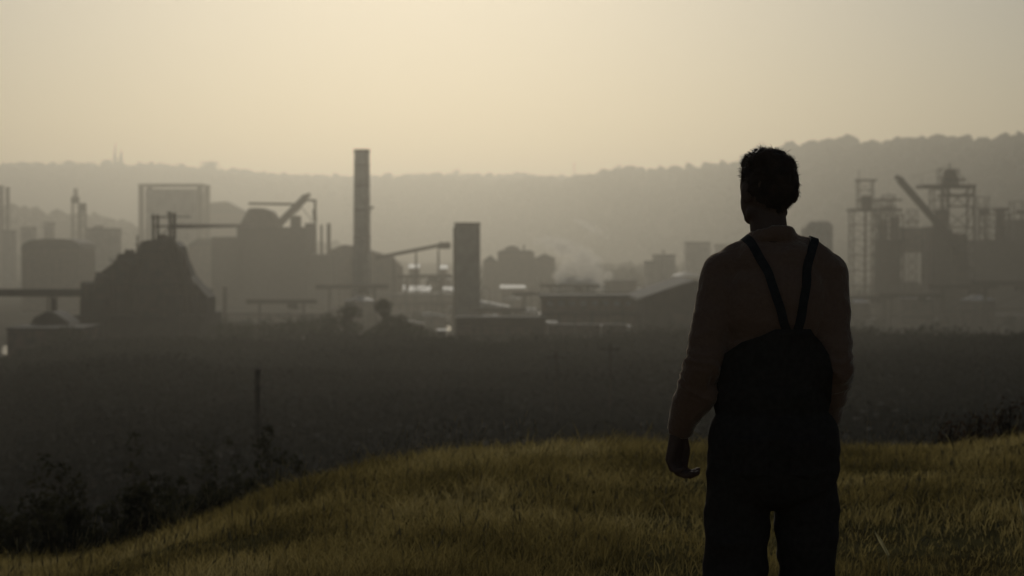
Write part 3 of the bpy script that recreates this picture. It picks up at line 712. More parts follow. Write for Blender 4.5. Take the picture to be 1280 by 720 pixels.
# dark scrub covering the bluff below the hill
gs = np.random.default_rng(77); n_ = 44000
pp = gs.uniform(-250, 1560, n_); rd = 80 + 252*gs.random(n_)**.7
aa = np.arctan((pp-640)/F); sx = rd*np.sin(aa); sy = rd*np.cos(aa); sz = height(sx, sy)
ok = (gs.random(n_) < .75 + .25*vnoise(sx+90, sy, 5, 8))
sx, sy, sz = sx[ok], sy[ok], sz[ok]; n_ = len(sx); lr = .3 + .8*gs.random(n_)*vnoise(sx+90, sy+30, 9, 9)
per = 15
_h = vnoise(sx+200, sy, 38, 21); _hedge = (np.abs(np.sin(sy/31 + sx/70)) < .05) | ((rd[ok] > 300) & (vnoise(sx+300, sy, 9, 22) > .5)) | (_h > .78)
lr = np.where(_hedge, lr*2.3 + .5, lr)
ci = np.repeat(np.arange(n_), per); dd = gs.normal(size=(n_*per, 3)); dd /= np.linalg.norm(dd, axis=1)[:, None]
P = np.stack([sx, sy, sz], 1)[ci] + dd*lr[ci][:, None]*(.5+.6*gs.random((n_*per, 1)))
a = gs.normal(size=P.shape); a /= np.linalg.norm(a, axis=1)[:, None]; bq = np.cross(a, gs.normal(size=P.shape)); bq /= np.linalg.norm(bq, axis=1)[:, None]
ss = .24*(.5+gs.random((n_*per, 1)))
o = np_mesh('slope_scrub', np.stack([P-a*ss, P+bq*ss*.6, P+a*ss, P-bq*ss*.6], 1).reshape(-1, 3), quads=np.arange(n_*per*4).reshape(-1, 4), mat=M['scrub'])
tag(o, 'dark low scrub covering the slope between the grass hill and the works', 'scrub', kind='stuff')

# poles on the near slope
def pole(px, d, top, r, lb, arms=1, grp=None):
    x = px2x(px, d); z0 = hgt(x, d)
    root = empty('utility_pole', (x, d, z0-.3), lb, 'pole', grp); h = py2z(top, d) - z0 + .3
    m = MB(); m.tube((0,0,0), (0,0,h), r*1.25, r*.9, 12); m.build('post', M['wood'], root)
    for k in range(arms):
        m = MB(); m.box(-.75, .75, -.06, .06, h-.55-.7*k, h-.43-.7*k); a = m.build('crossarm', M['wood'], root)
        m = MB()
        for s in (-.65, -.35, .35, .65): m.tube((s, 0, h-.43-.7*k), (s, 0, h-.3-.7*k), .035, .02, 8)
        m.build('insulator', M['glass'], a)
    return Vector((x, d, z0-.3+h))
pole(321.5, 105, 461, .17, 'thick dark post on the slope at the left above the bushes', arms=0)
a = pole(695, 150, 438, .07, 'left of two thin utility poles below the loading shed', 1)
b_ = pole(763, 152, 428, .08, 'right of two thin utility poles below the loading shed', 1)
pole(1229, 160, 462, .10, 'thin pole on the slope near the right edge', 0)
# ------------------------------------------------------------------ steam
def steam_mat(dens):
    m = bpy.data.materials.new('steam'); m.use_nodes = True; nt = m.node_tree; nt.nodes.remove(nt.nodes['Principled BSDF'])
    pv = nt.nodes.new('ShaderNodeVolumePrincipled'); pv.inputs['Color'].default_value = (.98,.94,.87,1); pv.inputs['Anisotropy'].default_value = .6
    tc = nt.nodes.new('ShaderNodeTexCoord'); n = nt.nodes.new('ShaderNodeTexNoise'); n.inputs['Scale'].default_value = .16; n.inputs['Detail'].default_value = 3; n.inputs['Distortion'].default_value = .6
    mr = nt.nodes.new('ShaderNodeMapRange'); mr.inputs[1].default_value = .30; mr.inputs[2].default_value = .75; mr.inputs[3].default_value = 0; mr.inputs[4].default_value = dens
    nt.links.new(tc.outputs['Object'], n.inputs['Vector']); nt.links.new(n.outputs['Fac'], mr.inputs[0]); nt.links.new(mr.outputs[0], pv.inputs['Density'])
    nt.links.new(pv.outputs[0], nt.nodes['Material Output'].inputs['Volume']); return m
def steam(label, px, d, pts, dens):
    """pts: (px, py, radius px); soft edge from three nested shells"""
    k = d/F; x0 = px2x(px, d); root = None
    for q_, nm in ((1.3,'steam_plume'),(.85,'steam_core')):
        mb = MB()
        for a, bb, r in pts: mb.ell((px2x(a, d)-x0, 0, py2z(bb, d)), (r*k*q_, r*k*.9*q_, r*k*.9*q_), 16, 10, lump=.5, seed=a*.1+q_)
        o = mb.build(nm, steam_mat(dens), root, loc=(x0, d, 0) if root is None else None)
        md = o.modifiers.new('merge', 'REMESH'); md.mode = 'VOXEL'; md.voxel_size = .4
        if root is None: root = tag(o, label, 'steam', None, 'stuff')
steam('drifting steam rising from the pale shed in the middle of the works', 725, 785,
      [(750,360,5),(749,350,7),(745,340,9),(740,330,11),(730,322,12),(718,316,11),(706,310,10),(695,305,8),(684,302,7),(728,338,12),(710,336,10),(700,345,8),(760,345,6),(672,301,5)], .15)
steam('thin detached wisp of steam above the shed steam', 738, 900, [(720,275,3),(727,279,4),(734,283,5),(742,287,5),(750,291,4),(758,295,3)], .22)

# ------------------------------------------------------------------ grass on the hill
gg = np.random.default_rng(21)
N = 420000
y = 6.5 + 13.5*gg.random(N)**.9
x = (gg.random(N)*2-1)*(.335*y + .6)
dn = vnoise(x+40, y+40, .55, 1)*.5 + vnoise(x+40, y+40, .17, 2)*.3 + vnoise(x+40, y+40, 1.9, 3)*.35
keep = gg.random(N) < np.clip((dn-.28)*2.2, .12, 1)
x = x[keep]; y = y[keep]; dn = dn[keep]; n = len(x)
z = height(x, y) - .01
h = (.035 + .075*gg.random(n)**1.6)*(.35 + 1.5*dn)
tall = gg.random(n) < .02
h = np.where(tall, h*1.6, h)*(.6 + .9*vnoise(x+12, y+44, 1.3, 15))
w = (.0013 + .0018*gg.random(n))*(y/10)
az = gg.random(n)*2*math.pi; lean = (.15+1.0*gg.random(n))*h
wind = .10*h
dx = np.cos(az)*lean + wind; dy = np.sin(az)*lean
pa = gg.random(n)*math.pi; wx = np.cos(pa)*w; wy = np.sin(pa)*w*.5
B = np.stack([x, y, z], 1); Wv = np.stack([wx, wy, np.zeros(n)], 1)
mid = B + np.stack([dx*.35, dy*.35, h*.6], 1); tip = B + np.stack([dx, dy, h*.96], 1)
V = np.stack([B-Wv, B+Wv, mid+Wv*.8, mid-Wv*.8, tip], 1).reshape(-1, 3)
base = np.arange(n)*5
Q = np.stack([base, base+1, base+2, base+3], 1); Tt = np.stack([base+3, base+2, base+4], 1)
tint = np.clip(.75*vnoise(x+40, y+40, .9, 5) + .35*vnoise(x+40, y+40, .3, 6) + .35*gg.random(n) - .25 + .25*(vnoise(x+60, y+20, 2.6, 12)-.5), 0, 1)
gmat = bpy.data.materials.new('dry_grass'); gmat.use_nodes = True; nt = gmat.node_tree; bs = nt.nodes['Principled BSDF']
at = nt.nodes.new('ShaderNodeAttribute'); at.attribute_name = 'tint'
rp = nt.nodes.new('ShaderNodeValToRGB'); e = rp.color_ramp.elements
e[0].position = .1; e[0].color = (.075,.062,.024,1); e[1].position = .95; e[1].color = (.42,.34,.15,1)
k1 = e.new(.4); k1.color = (.19,.145,.047,1); k2 = e.new(.7); k2.color = (.30,.235,.085,1)
nt.links.new(at.outputs['Fac'], rp.inputs['Fac']); nt.links.new(rp.outputs[0], bs.inputs['Base Color']); bs.inputs['Roughness'].default_value = .8; bs.inputs['Specular IOR Level'].default_value = .15
tr = nt.nodes.new('ShaderNodeBsdfTranslucent'); nt.links.new(rp.outputs[0], tr.inputs[0]); mxs = nt.nodes.new('ShaderNodeMixShader'); mxs.inputs[0].default_value = .6
nt.links.new(bs.outputs[0], mxs.inputs[1]); nt.links.new(tr.outputs[0], mxs.inputs[2]); nt.links.new(mxs.outputs[0], nt.nodes['Material Output'].inputs['Surface'])
o = np_mesh('grass', V, quads=Q, tris=Tt, mat=gmat, attr=np.repeat(tint, 5))
tag(o, 'short dry olive and straw grass covering the hill around the man', 'grass', kind='stuff')
# seed-headed stalks
m = MB(); rr = random.Random(3)
for k in range(700):
    yy = rr.uniform(8.5, 16.5); xx = rr.uniform(-.28, .28)*yy; zz = hgt(xx, yy); hh = rr.uniform(.10, .30)
    lx = rr.uniform(-.05, .09); p0 = Vector((xx, yy, zz)); p1 = p0 + Vector((lx*.4, 0, hh*.6)); p2 = p0 + Vector((lx, rr.uniform(-.02,.02), hh))
    m.tube(p0, p1, .0016, .0013, 3); m.tube(p1, p2, .0013, .001, 3)
    m.tube(p2 - (p2-p1)*.3, p2 + (p2-p1)*.12, .0045, .001, 5)
o = m.build('seed_stalks', mat('straw_stalk', (.32,.25,.13), (.18,.14,.07), 6.0, trans=.3)); tag(o, 'thin straw seed stalks standing above the hill grass', 'grass', kind='stuff')
# three pale tall stalks in a lighter straw colour
straw = mat('pale_straw', (.55,.48,.26), (.42,.36,.18), 8.0, trans=.35)
for k, (pxa, pya, pxb, pyb, d, lb) in enumerate([(1094,664,1112,696,8.2,'pale bent straw stalk in the grass right of the legs'),(1276,624,1281,645,9.0,'pale straw stalk at the right edge of the grass')]):
    p = Vector((px2x(pxb,d), d, 0)); z0 = hgt(p.x, d)
    root = empty('straw_stalk', (p.x, d, z0), lb, 'plant')
    q1 = Vector((px2x(pxb,d)-p.x, 0, py2z(pyb,d)-z0)); q2 = Vector((px2x(pxa,d)-p.x, 0, py2z(pya,d)-z0))
    m = MB(); m.path([Vector((.01,0,-.02)), q1, q1.lerp(q2,.5)+Vector((.004,0,.004)), q2], [.0025,.0025,.0022,.0012], 6); m.build('stem', straw, root)
    m = MB(); c = q1.lerp(q2,.6)
    m.add([q1+Vector((-.004,0,0)), q1+Vector((.006,0,.002)), c+Vector((.008,0,.004)), q2, c+Vector((-.006,0,0))], [(0,1,2,3,4)]); m.build('blade', straw, root)

# shrubs below the crest
def shrub(px, d, top, wpx, lb, grp, seed, nleaf=1500, leaf=.035, mtl=None, stems=9, airy=.5):
    x = px2x(px, d); z0 = hgt(x, d); H = py2z(top, d) - z0; w = wpx/F*d/2
    root = empty('shrub', (x, d, z0-.05), lb, 'shrub', grp); r3 = random.Random(seed)
    m = MB(); cs = []; rad = []
    for k in range(stems):
        a = r3.uniform(0, 6.28); q_ = w*math.sqrt(r3.random()); hh = H*r3.uniform(.6, 1.0)*(1-.35*(q_/w)**2)
        p0 = Vector((math.cos(a)*q_*.15, math.sin(a)*q_*.15, 0)); p1 = Vector((math.cos(a)*q_*.6, math.sin(a)*q_*.6, hh*.55)); p2 = Vector((math.cos(a)*q_, math.sin(a)*q_, hh))
        m.path([p0, p1, p2], [.014, .009, .003], 5)
        for t_ in np.linspace(.2, 1.03, 10):
            c = p0.lerp(p1, t_*2) if t_ < .5 else p1.lerp(p2, t_*2-1)
            cs.append(tuple(c)); rad.append(max(.07, w*.26*r3.uniform(.6,1.25)*(1.2-t_*airy*.5)))
            s_ = c + Vector((r3.uniform(-1,1), r3.uniform(-1,1), r3.uniform(0,1)))*w*.25
            m.tube(c, s_, .004, .0015, 4)
    m.build('stem', M['bark'], root)
    V, Q = leaf_cloud([(c[0]+r3.gauss(0,.06), c[1], c[2]+r3.gauss(0,.06)) for c in cs], [r_**.5*.3 for r_ in rad], nleaf, leaf, seed, 1.3)
    V[:, 2] = np.maximum(V[:, 2], .02)
    o = np_mesh('foliage', V, quads=Q, mat=mtl or M['bush']); o.parent = root
G1 = 'dark shrubs below the grass edge at lower left'
r4 = random.Random(12)
for k, (px, top, w, d) in enumerate([(15,612,110,20),(70,596,110,22),(120,622,90,19),(165,566,90,25),(205,588,90,23),(235,610,80,21),(262,560,70,26),(300,548,80,28),(335,556,60,27),(345,582,60,22),(275,606,70,20),(175,622,70,18.5),(385,574,40,24),(-30,590,100,23)]):
    shrub(px, d, top-26, w*1.25, 'dark tangled shrub below the grass edge at lower left', G1, 100+k, nleaf=5200, leaf=.032, stems=13)
shrub(271, 34, 500, 60, 'tallest thin shrub standing by the dark post at left', None, 130, nleaf=2200, airy=.9)
rust = mat('rusty_foliage', (.09,.05,.03), (.05,.032,.02), 3.0, trans=.25)
for k, (px, top, w, d) in enumerate([(1222,500,44,17.5),(1262,496,44,17),(1300,500,50,17),(1190,522,30,17)]):
    shrub(px, d, top, w, 'reddish brown dry weeds on the crest at the right edge', 'dry weeds on the right crest', 140+k, nleaf=700, leaf=.02, mtl=rust, stems=16, airy=1.0)

# ------------------------------------------------------------------ the man
MX, MY, MZ = (965-640)/F*6.0, 6.0, 28.5
MZ = hgt(MX, MY)
person = empty('person', (MX, MY, MZ), 'man in shirt and dungarees seen from behind, looking over the valley', 'person')
def organic(name, mb, matl, voxel, smooth_it, parent, disp=None):
    me = bpy.data.meshes.new(name); me.from_pydata(mb.v, [], mb.f); me.update()
    bm = bmesh.new(); bm.from_mesh(me); bmesh.ops.recalc_face_normals(bm, faces=bm.faces); bm.to_mesh(me); bm.free()
    o = bpy.data.objects.new(name, me); col.objects.link(o)
    r_ = o.modifiers.new('r', 'REMESH'); r_.mode = 'VOXEL'; r_.voxel_size = voxel
    if smooth_it:
        s_ = o.modifiers.new('s', 'SMOOTH'); s_.iterations = smooth_it; s_.factor = .5
    dg = bpy.context.evaluated_depsgraph_get(); dg.update()
    me2 = bpy.data.meshes.new_from_object(o.evaluated_get(dg))
    o.modifiers.clear(); o.data = me2
    if disp:
        nrm = [v.normal.copy() for v in me2.vertices]
        for v, n_ in zip(me2.vertices, nrm): v.co += n_*disp(v.co, n_)
    me2.materials.clear(); me2.materials.append(matl); me2.shade_smooth(); me2.update()
    o.parent = parent
    return o
# skeleton
SHL, ELL, WRL = Vector((-.150,0,1.392)), Vector((-.208,-.045,1.12)), Vector((-.275,.055,.905))
SHR, ELR, WRR = Vector((.162,0,1.390)), Vector((.180,-.05,1.11)), Vector((.178,.10,.925))
HIPL, KNL, ANL = Vector((-.095,.005,.90)), Vector((-.105,.02,.49)), Vector((-.115,-.02,.09))
HIPR, KNR, ANR = Vector((.10,.005,.90)), Vector((.115,.03,.49)), Vector((.125,.0,.09))
yaw = R(27)
fw = Vector((-math.sin(yaw), math.cos(yaw), 0)); rt = Vector((math.cos(yaw), math.sin(yaw), 0)); up = Vector((0,0,1))
HC = Vector((-.015, .005, 1.642))
def hp(f, r_, u): return HC + fw*f + rt*r_ + up*u
Rz = Matrix.Rotation(yaw, 3, 'Z')
skin = mat('skin', (.17,.10,.07), (.12,.07,.05), 12.0, rough=.6)
mb = MB()
mb.ell(hp(-.010,0,.012), (.074,.094,.100), 24, 16, Rz)
mb.ell(hp(.026,0,-.038), (.066,.066,.078), 20, 14, Rz); mb.ell(hp(.03,0,.01), (.066,.064,.07), 20, 14, Rz)
mb.cap(hp(.050,-.022,-.084), hp(.050,.022,-.084), .024)            # chin
mb.cap(hp(.00,-.052,-.070), hp(.050,-.022,-.084), .020); mb.cap(hp(.00,.052,-.070), hp(.050,.022,-.084), .020)  # jaw
mb.cap(hp(.084,0,.012), hp(.106,0,-.028), .009, .013)               # nose
mb.cap(hp(.066,-.034,.026), hp(.066,.034,.026), .016)               # brow
mb.cap(hp(.085,-.020,-.062), hp(.085,.020,-.062), .009)             # lips
for s in (-1, 1):
    mb.ell(hp(-.006, .094 if s > 0 else -.079, -.012), (.012,.020,.033), 14, 10, Rz @ Matrix.Rotation(-s*.35, 3, 'Z'))  # ear
mb.cap(Vector((-.004,-.012,1.44)), HC+Vector((.0,-.010,-.075)), .060, .055)
mb.cap(Vector((-.07,0,1.43)), SHL, .05, .045); mb.cap(Vector((.08,0,1.43)), SHR, .05, .045)
mb.ell((.005,0,1.28), (.155,.10,.19)); mb.ell((0,0,1.08), (.140,.095,.17)); mb.ell((0,0,.93), (.155,.105,.12))
for S_, E_, W_ in ((SHL,ELL,WRL),(SHR,ELR,WRR)):
    mb.cap(S_, E_, .048, .037); mb.cap(E_, W_, .038, .025)
for H_, K_, A_ in ((HIPL,KNL,ANL),(HIPR,KNR,ANR)):
    mb.cap(H_, K_, .078, .052); mb.cap(K_+Vector((0,-.01,-.12)), A_, .052, .033); mb.cap(K_, K_+Vector((0,-.01,-.12)), .052, .052)
    mb.cap(A_+Vector((0,-.02,-.04)), A_+Vector((0,.15,-.055)), .034, .026)
def hand(mb, W, dirn, palmn, fwd, curl):
    """dirn: along hand, palmn: direction the palm faces, fwd: thumb side"""
    d_, p_, f_ = Vector(dirn).normalized(), Vector(palmn).normalized(), Vector(fwd).normalized()
    K = W + d_*.085
    for s in (-.030, -.010, .010, .030):
        mb.cap(W + d_*.012 + f_*s*.7, K + f_*s, .019, .0145, 10)
    L = [.030, .046, .050, .044]
    for i, s in enumerate((-.034, -.0115, .0115, .034)):
        p0 = K + f_*s; a = 0
        rr_ = [.0115, .0105, .0095, .0085]
        seg = [L[i], L[i]*.66, L[i]*.52]
        for j in range(3):
            a += curl[j]
            p1 = p0 + (d_*math.cos(a) + p_*math.sin(a))*seg[j] + f_*s*.04
            mb.cap(p0, p1, rr_[j], rr_[j+1], 10); p0 = p1
    t0 = W + d_*.024 + f_*.024 + p_*.010
    t1 = t0 + (d_*.85 + p_*.28 + f_*.30).normalized()*.040; t2 = t1 + (d_*.95 + p_*.12 + f_*-.05).normalized()*.032; t3 = t2 + (d_*.95 + p_*.1 + f_*-.15).normalized()*.024
    mb.cap(t0, t1, .015, .0115, 10); mb.cap(t1, t2, .0115, .0095, 10); mb.cap(t2, t3, .0095, .008, 10)
hand(mb, WRL, (-.18,.12,-1), (.95,-.35,-.1), (.45,.85,.05), (R(30), R(48), R(45)))
hand(mb, WRR, (-.15,.5,-.8), (-.9,0,.1), (0,.8,.5), (R(20), R(30), R(20)))
body = organic('body', mb, skin, .0052, 3, person)

# shirt
shirt_m = mat('brown_shirt', (.26,.14,.085), (.235,.125,.076), 90.0, rough=.95, spec=.1, bump=.3)
mb = MB()
mb.ell((.008,-.012,1.30), (.172,.118,.175), 24, 16); mb.ell((.002,0,1.10), (.168,.118,.19), 24, 16); mb.ell((0,0,.96), (.165,.115,.14), 24, 14)
mb.cap((-.035,-.005,1.452), (-.090,-.005,1.428), .048, .056); mb.cap((-.090,-.005,1.428), SHL+Vector((0,0,-.002)), .056, .062)
mb.cap((.045,-.005,1.462), (.105,-.005,1.438), .048, .056); mb.cap((.105,-.005,1.438), SHR+Vector((0,0,-.002)), .056, .062)
mb.cap((-.05,-.03,1.42), (.06,-.03,1.42), .07, .07)
def sleeve(mb, S_, E_, W_, ro, ri, cuff):
    mb.cap(S_, S_.lerp(E_,.5), ro, ro-.002); mb.cap(S_.lerp(E_,.5), E_, ro-.002, ro-.004)
    mb.cap(E_, E_.lerp(W_,.55), ro-.004, ri); mb.cap(E_.lerp(W_,.55), W_+(E_-W_).normalized()*.03, ri, cuff+.004)
    mb.tube(W_+(E_-W_).normalized()*.045, W_+(W_-E_).normalized()*.002, cuff, cuff-.002, 18)
sleeve(mb, SHL, ELL, WRL, .061, .052, .037); sleeve(mb, SHR, ELR, WRR, .063, .052, .037)
mb.cap((-.205,-.02,1.03), (-.235,.0,.975), .045, .035)     # slack of the left sleeve
# collar ring
for k in range(18):
    a0, a1 = 2*math.pi*k/18, 2*math.pi*(k+1)/18
    f_ = lambda a: Vector((-.002+.064*math.cos(a), -.006+.060*math.sin(a), 1.493+.010*math.sin(-a)+.006*math.cos(a)))
    mb.cap(f_(a0), f_(a1), .0125, .0125, 8); mb.cap(f_(a0)+Vector((0,0,.016)), f_(a1)+Vector((0,0,.016)), .009, .009, 8)
def folds(p, n_):
    f1 = noise.noise(Vector((p.x*9, p.y*9, p.z*16))); f2 = noise.noise(Vector((p.x*24+p.z*10, p.y*24, p.z*22+p.x*14)))
    
    el = math.exp(-((p.z-1.10)/.09)**2)*(1 if abs(p.x) > .15 else .3); wa = math.exp(-((p.z-1.12)/.12)**2)
    cr = math.sin(p.z*150 + 2.5*noise.noise(p*14)*3 + p.x*40)
    return .007*(1-abs(f1)*2)*.7 + .0035*f2 + .0035*cr*max(el, wa*.5)
shirt = organic('shirt', mb, shirt_m, .007, 4, person, folds)
for m_ in (shirt_m,):
    pb = m_.node_tree.nodes['Principled BSDF']; pb.inputs['Sheen Weight'].default_value = .9; pb.inputs['Sheen Tint'].default_value = (1,.85,.65,1); pb.inputs['Sheen Roughness'].default_value = .35
# overalls
denim = mat('dark_denim', (.055,.040,.030), (.04,.029,.022), 60.0, rough=.95, spec=.1)
mb = MB()
mb.ell((0,0,1.02), (.176,.128,.15), 24, 16); mb.ell((.006,-.005,.88), (.200,.142,.15), 24, 16); mb.ell((.006,-.005,.80), (.198,.135,.12), 24, 14)
for H_, K_, A_, r0, r1, r2 in ((HIPL,KNL,ANL,.098,.092,.082),(HIPR,KNR,ANR,.098,.086,.080)):
    mb.cap(H_+Vector((0,0,-.05)), K_, r0, r1); mb.tube(K_+Vector((0,0,.02)), A_+Vector((0,.0,.01)), r1-.002, r2, 20)
def folds2(p, n_):
    f1 = noise.noise(Vector((p.x*7, p.y*7+3, p.z*10))); f2 = noise.noise(Vector((p.x*20, p.y*20+p.z*8, p.z*20)))
    k = 1.9 if p.z < .75 else 1.2
    return k*(.005*(1-abs(f1)*2) + .003*f2)
overalls = organic('overalls', mb, denim, .008, 4, person, folds2)
# bib panels and straps laid on the shirt
bvh = BVHTree.FromPolygons([v.co.copy() for v in shirt.data.vertices], [tuple(p.vertices) for p in shirt.data.polygons])
def lay(p, off):
    c, n_, i, d_ = bvh.find_nearest(Vector(p)); return c + n_*off, n_
def bib(sign):
    rows = [(1.00,-.172,.172),(1.05,-.168,.168),(1.10,-.162,.165),(1.15,-.150,.155),(1.185,-.10,.135),(1.205,-.045,.115),(1.225,-.005,.100)] if sign < 0 else \
           [(1.00,-.16,.16),(1.06,-.15,.15),(1.12,-.13,.13),(1.18,-.11,.11),(1.25,-.10,.10),(1.31,-.095,.095)]
    m = MB(); n = 14; grid = []
    for z_, a, b2 in rows:
        grid.append([])
        for i in range(n+1):
            x_ = a + (b2-a)*i/n
            hit = bvh.ray_cast(Vector((x_, sign*.6, z_)), Vector((0, -sign, 0)))
            p_ = hit[0] if hit[0] else lay((x_, sign*.12, z_), 0)[0]
            grid[-1].append((p_ + Vector((0, sign*.013, 0)), p_ + Vector((0, sign*.001, 0))))
    V = [g_[0] for r_ in grid for g_ in r_] + [g_[1] for r_ in grid for g_ in r_]; o_ = len(rows)*(n+1)
    fs = []
    for j in range(len(rows)-1):
        for i in range(n):
            a = j*(n+1)+i; fs += [(a,a+1,a+n+2,a+n+1), (o_+a,o_+a+n+1,o_+a+n+2,o_+a+1)]
    rim = [i for i in range(n+1)] + [(j+1)*(n+1)+n for j in range(len(rows)-1)] + [(len(rows)-1)*(n+1)+i for i in range(n-1,-1,-1)] + [j*(n+1) for j in range(len(rows)-2,0,-1)]
    for a, b2 in zip(rim, rim[1:]+rim[:1]): fs.append((a, b2, b2+o_, a+o_))
    m.add(V, fs); return m.build('bib', denim, overalls, smooth=True)
bib(-1); bib(1)
def strap(pts, w):
    P = []
    for i in range(len(pts)-1):
        for t_ in np.linspace(0, 1, 9)[:-1]: P.append(Vector(pts[i]).lerp(Vector(pts[i+1]), float(t_)))
    P.append(Vector(pts[-1]))
    L_ = [lay(p_, .005) for p_ in P]
    L_ = [(L_[i][0], sum((L_[j][1] for j in range(max(0,i-4), min(len(L_),i+5))), Vector()).normalized()) for i in range(len(L_))]
    C_ = [l[0] for l in L_]
    for _ in range(5): C_ = [C_[0]] + [(C_[i-1]+C_[i]*2+C_[i+1])/4 for i in range(1, len(C_)-1)] + [C_[-1]]
    m = MB(); V = []
    for i, c in enumerate(C_):
        t_ = (C_[min(i+1,len(C_)-1)] - C_[max(i-1,0)]).normalized(); n_ = L_[i][1]; s_ = t_.cross(n_).normalized()*(w/2); n_ = s_.cross(t_).normalized()*.0022
        if n_.dot(L_[i][1]) < 0: n_ = -n_
        V += [c-s_-n_*3, c+s_-n_*3, c+s_+n_, c-s_+n_]
    fs = [(0,1,2,3), tuple(len(V)-4+k for k in (3,2,1,0))]
    for i in range(len(C_)-1):
        a = i*4
        for k in range(4): fs.append((a+k, a+(k+1)%4, a+4+(k+1)%4, a+4+k))
    m.add(V, fs); return m.build('strap', mat('strap_denim', (.045,.037,.032), (.03,.025,.022), 60.0, rough=.95, spec=.1), overalls)
strap([(.030,-.16,1.20),(.012,-.16,1.27),(-.014,-.16,1.35),(-.040,-.14,1.42),(-.068,-.08,1.475),(-.084,.0,1.50),(-.095,.08,1.45),(-.085,.15,1.36),(-.075,.16,1.28)], .026)
strap([(.068,-.16,1.20),(.082,-.16,1.27),(.098,-.16,1.35),(.110,-.14,1.42),(.122,-.08,1.48),(.125,.0,1.50),(.11,.08,1.45),(.09,.15,1.36),(.075,.16,1.28)], .026)
# back pockets
bvo = BVHTree.FromPolygons([v.co.copy() for v in overalls.data.vertices], [tuple(p.vertices) for p in overalls.data.polygons])
for x0_, x1_ in ((-.135,-.025),(.035,.145)):
    m = MB(); V = []; nx, nz = 8, 8
    for off in (.007, -.004):
        for j in range(nz+1):
            for i in range(nx+1):
                z_ = .78 + .13*j/nz - (.018*abs(i/nx-.5)*-2 if j == 0 else 0); x_ = x0_ + (x1_-x0_)*i/nx
                h_ = bvo.ray_cast(Vector((x_, -.6, z_)), Vector((0,1,0)))[0] or Vector((x_, -.13, z_))
                V.append(h_ - Vector((0, off, 0)))
    o_ = (nx+1)*(nz+1); fs = []
    for j in range(nz):
        for i in range(nx):
            a = j*(nx+1)+i; fs += [(a,a+1,a+nx+2,a+nx+1), (o_+a,o_+a+nx+1,o_+a+nx+2,o_+a+1)]
    rim = list(range(nx+1)) + [(j+1)*(nx+1)+nx for j in range(nz)] + [nz*(nx+1)+i for i in range(nx-1,-1,-1)] + [j*(nx+1) for j in range(nz-1,0,-1)]
    for a, b2 in zip(rim, rim[1:]+rim[:1]): fs.append((a, b2, b2+o_, a+o_))
    m.add(V, fs); m.build('pocket', denim, overalls, smooth=True)
# boots
boot_m = mat('boot_leather', (.05,.035,.025), (.03,.022,.018), 20.0, rough=.6)
for A_ in (ANL, ANR):
    mb = MB(); mb.cap(A_+Vector((0,-.015,.06)), A_+Vector((0,-.02,-.02)), .052, .050); mb.cap(A_+Vector((0,-.03,-.045)), A_+Vector((0,.17,-.05)), .042, .038); mb.box(A_.x-.046, A_.x+.046, A_.y-.075, A_.y+.205, .004, .030)
    organic('boot', mb, boot_m, .008, 2, person)
# hair
hair_m = mat('dark_hair', (.07,.04,.025), (.04,.024,.015), 30.0, rough=.55)
mb = MB()
mb.ell(hp(-.016,0,.036), (.076,.096,.084), 24, 16, Rz)
mb.ell(hp(-.046,0,.000), (.070,.062,.068), 20, 14, Rz); mb.ell(hp(-.046,-.004,-.030), (.048,.044,.046), 20, 12, Rz)
mb.ell(hp(.036,0,.078), (.058,.048,.034), 16, 10, Rz); mb.ell(hp(-.050,.010,.048), (.050,.052,.052), 16, 10, Rz)
mb.ell(hp(-.02,-.03,.085), (.05,.06,.035), 16, 10, Rz)
for s in (-1, 1): mb.ell(hp(-.012, s*.066, .005), (.014,.035,.035), 12, 8, Rz)
def hd(p, n_): return .0085*noise.noise(p*20) + .005*noise.noise(p*60)
hair = organic('hair', mb, hair_m, .005, 2, person, hd)
hv = hair.data.vertices; hr = random.Random(9); V = []; Q = []
for k in range(5200):
    v = hv[hr.randrange(len(hv))]; p0 = v.co; n_ = v.normal
    rel = p0 - HC
    if rel.dot(fw) > .06 and rel.z < .03: continue
    comb = (fw*.55 + rt*-.1*1 + up*.1) if rel.z > .03 else (up*-.8 - fw*.1)
    L = hr.uniform(.005, .015)*(1.5 if hr.random() < .06 and rel.z > .04 else 1) if rel.z > -.02 else hr.uniform(.005, .012)
    d1 = (n_*.8 + comb*.7 + Vector((hr.uniform(-.5,.5), hr.uniform(-.5,.5), hr.uniform(-.5,.5)))).normalized()
    d2 = (d1 + comb*.8 + Vector((0,0,-.4))).normalized()
    s_ = d1.cross(Vector((hr.uniform(-1,1), hr.uniform(-1,1), hr.uniform(-1,1)))).normalized()*.0007
    a = p0 - n_*.004; b2 = a + d1*L*.6; c = b2 + d2*L*.5
    i = len(V); V += [a-s_, a+s_, b2+s_, b2-s_, c+s_*.3, c-s_*.3]; Q += [(i,i+1,i+2,i+3), (i+3,i+2,i+4,i+5)]
st = np_mesh('hair_strands', np.array([tuple(v) for v in V]), quads=np.array(Q), mat=hair_m); st.parent = hair

# ------------------------------------------------------------------ haze
mb = MB(); mb.box(-5600, 5600, -440, 6600, -3.0, 215)
hz = mb.build('haze', None)
m = bpy.data.materials.new('haze_air'); m.use_nodes = True; nt = m.node_tree; nt.nodes.remove(nt.nodes['Principled BSDF'])
pv = nt.nodes.new('ShaderNodeVolumePrincipled'); pv.inputs['Color'].default_value = (.94,.885,.765,1)
pv.inputs['Density'].default_value = .00041; pv.inputs['Anisotropy'].default_value = .78
nt.links.new(pv.outputs[0], nt.nodes['Material Output'].inputs['Volume']); hz.data.materials.append(m)
tag(hz, 'warm smoky haze filling the whole valley', 'haze', kind='stuff')

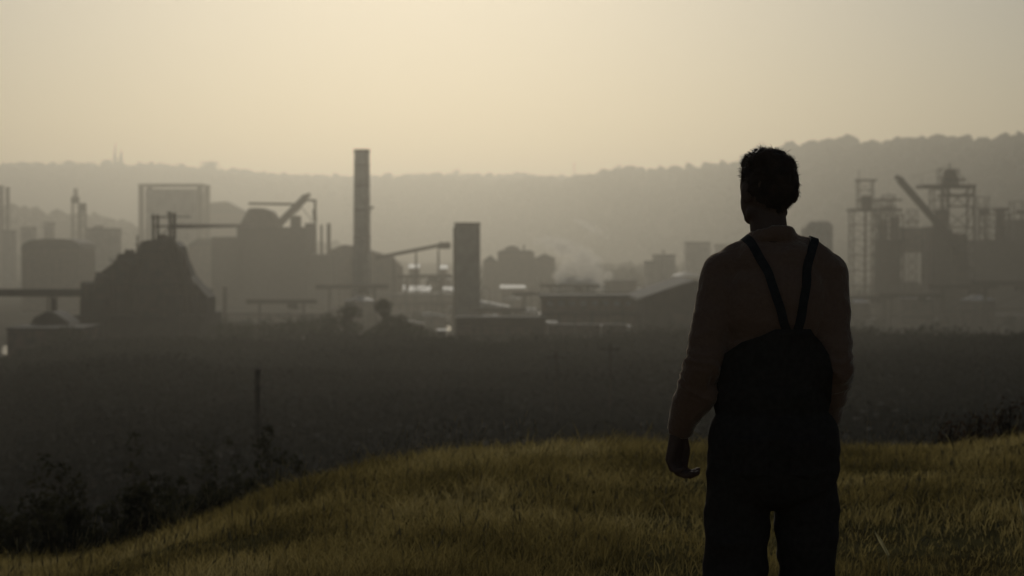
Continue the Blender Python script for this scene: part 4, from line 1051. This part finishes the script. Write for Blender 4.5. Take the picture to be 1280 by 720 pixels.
# ------------------------------------------------------------------ light
SUN_EL, SUN_AZ = 20.0, -3.0     # degrees; azimuth measured from +Y toward +X
w = bpy.data.worlds.new('World'); sc.world = w; w.use_nodes = True; nt = w.node_tree
bg = nt.nodes['Background']; sky = nt.nodes.new('ShaderNodeTexSky'); sky.sky_type = 'NISHITA'; sky.sun_disc = False
sky.sun_elevation = R(SUN_EL); sky.sun_rotation = R(SUN_AZ); sky.dust_density = 0.9; sky.air_density = 1.0; sky.ozone_density = 1.0; sky.altitude = 0
tm = nt.nodes.new('ShaderNodeMix'); tm.data_type = 'RGBA'; tm.blend_type = 'MULTIPLY'; tm.inputs['Factor'].default_value = 1
tm.inputs[7].default_value = (.97, .98, 1.0, 1)
nt.links.new(sky.outputs[0], tm.inputs[6]); nt.links.new(tm.outputs[2], bg.inputs['Color']); bg.inputs['Strength'].default_value = .05
sl = bpy.data.lights.new('sun', 'SUN'); sl.energy = 1.9; sl.angle = R(.53); sl.color = (1.0,.945,.82)
so = bpy.data.objects.new('sun', sl); col.objects.link(so)
dirv = Vector((math.sin(R(SUN_AZ))*math.cos(R(SUN_EL)), math.cos(R(SUN_AZ))*math.cos(R(SUN_EL)), math.sin(R(SUN_EL))))
so.rotation_euler = dirv.to_track_quat('Z', 'Y').to_euler(); so.location = (0, 0, 120)

# ------------------------------------------------------------------ camera
cd = bpy.data.cameras.new('camera'); cam = bpy.data.objects.new('camera', cd); col.objects.link(cam)
cd.sensor_width = 36; cd.lens = 36*F/1280; cd.clip_start = .1; cd.clip_end = 20000
cam.location = (0, 0, CAMZ); cam.rotation_euler = (R(90) - math.atan(60/F), 0, 0)
cd.dof.use_dof = True; cd.dof.focus_distance = 6.3; cd.dof.aperture_fstop = 4.8
sc.camera = cam
sc.view_settings.view_transform = 'Standard'; sc.view_settings.look = 'None'; sc.view_settings.exposure = -1.03; sc.view_settings.gamma = 1
sc.cycles.volume_bounces = 0; sc.cycles.max_bounces = 6; sc.cycles.diffuse_bounces = 3; sc.cycles.transparent_max_bounces = 8
sc.cycles.use_denoising = True
sc.cycles.volume_step_rate = 4.0; sc.cycles.volume_max_steps = 128
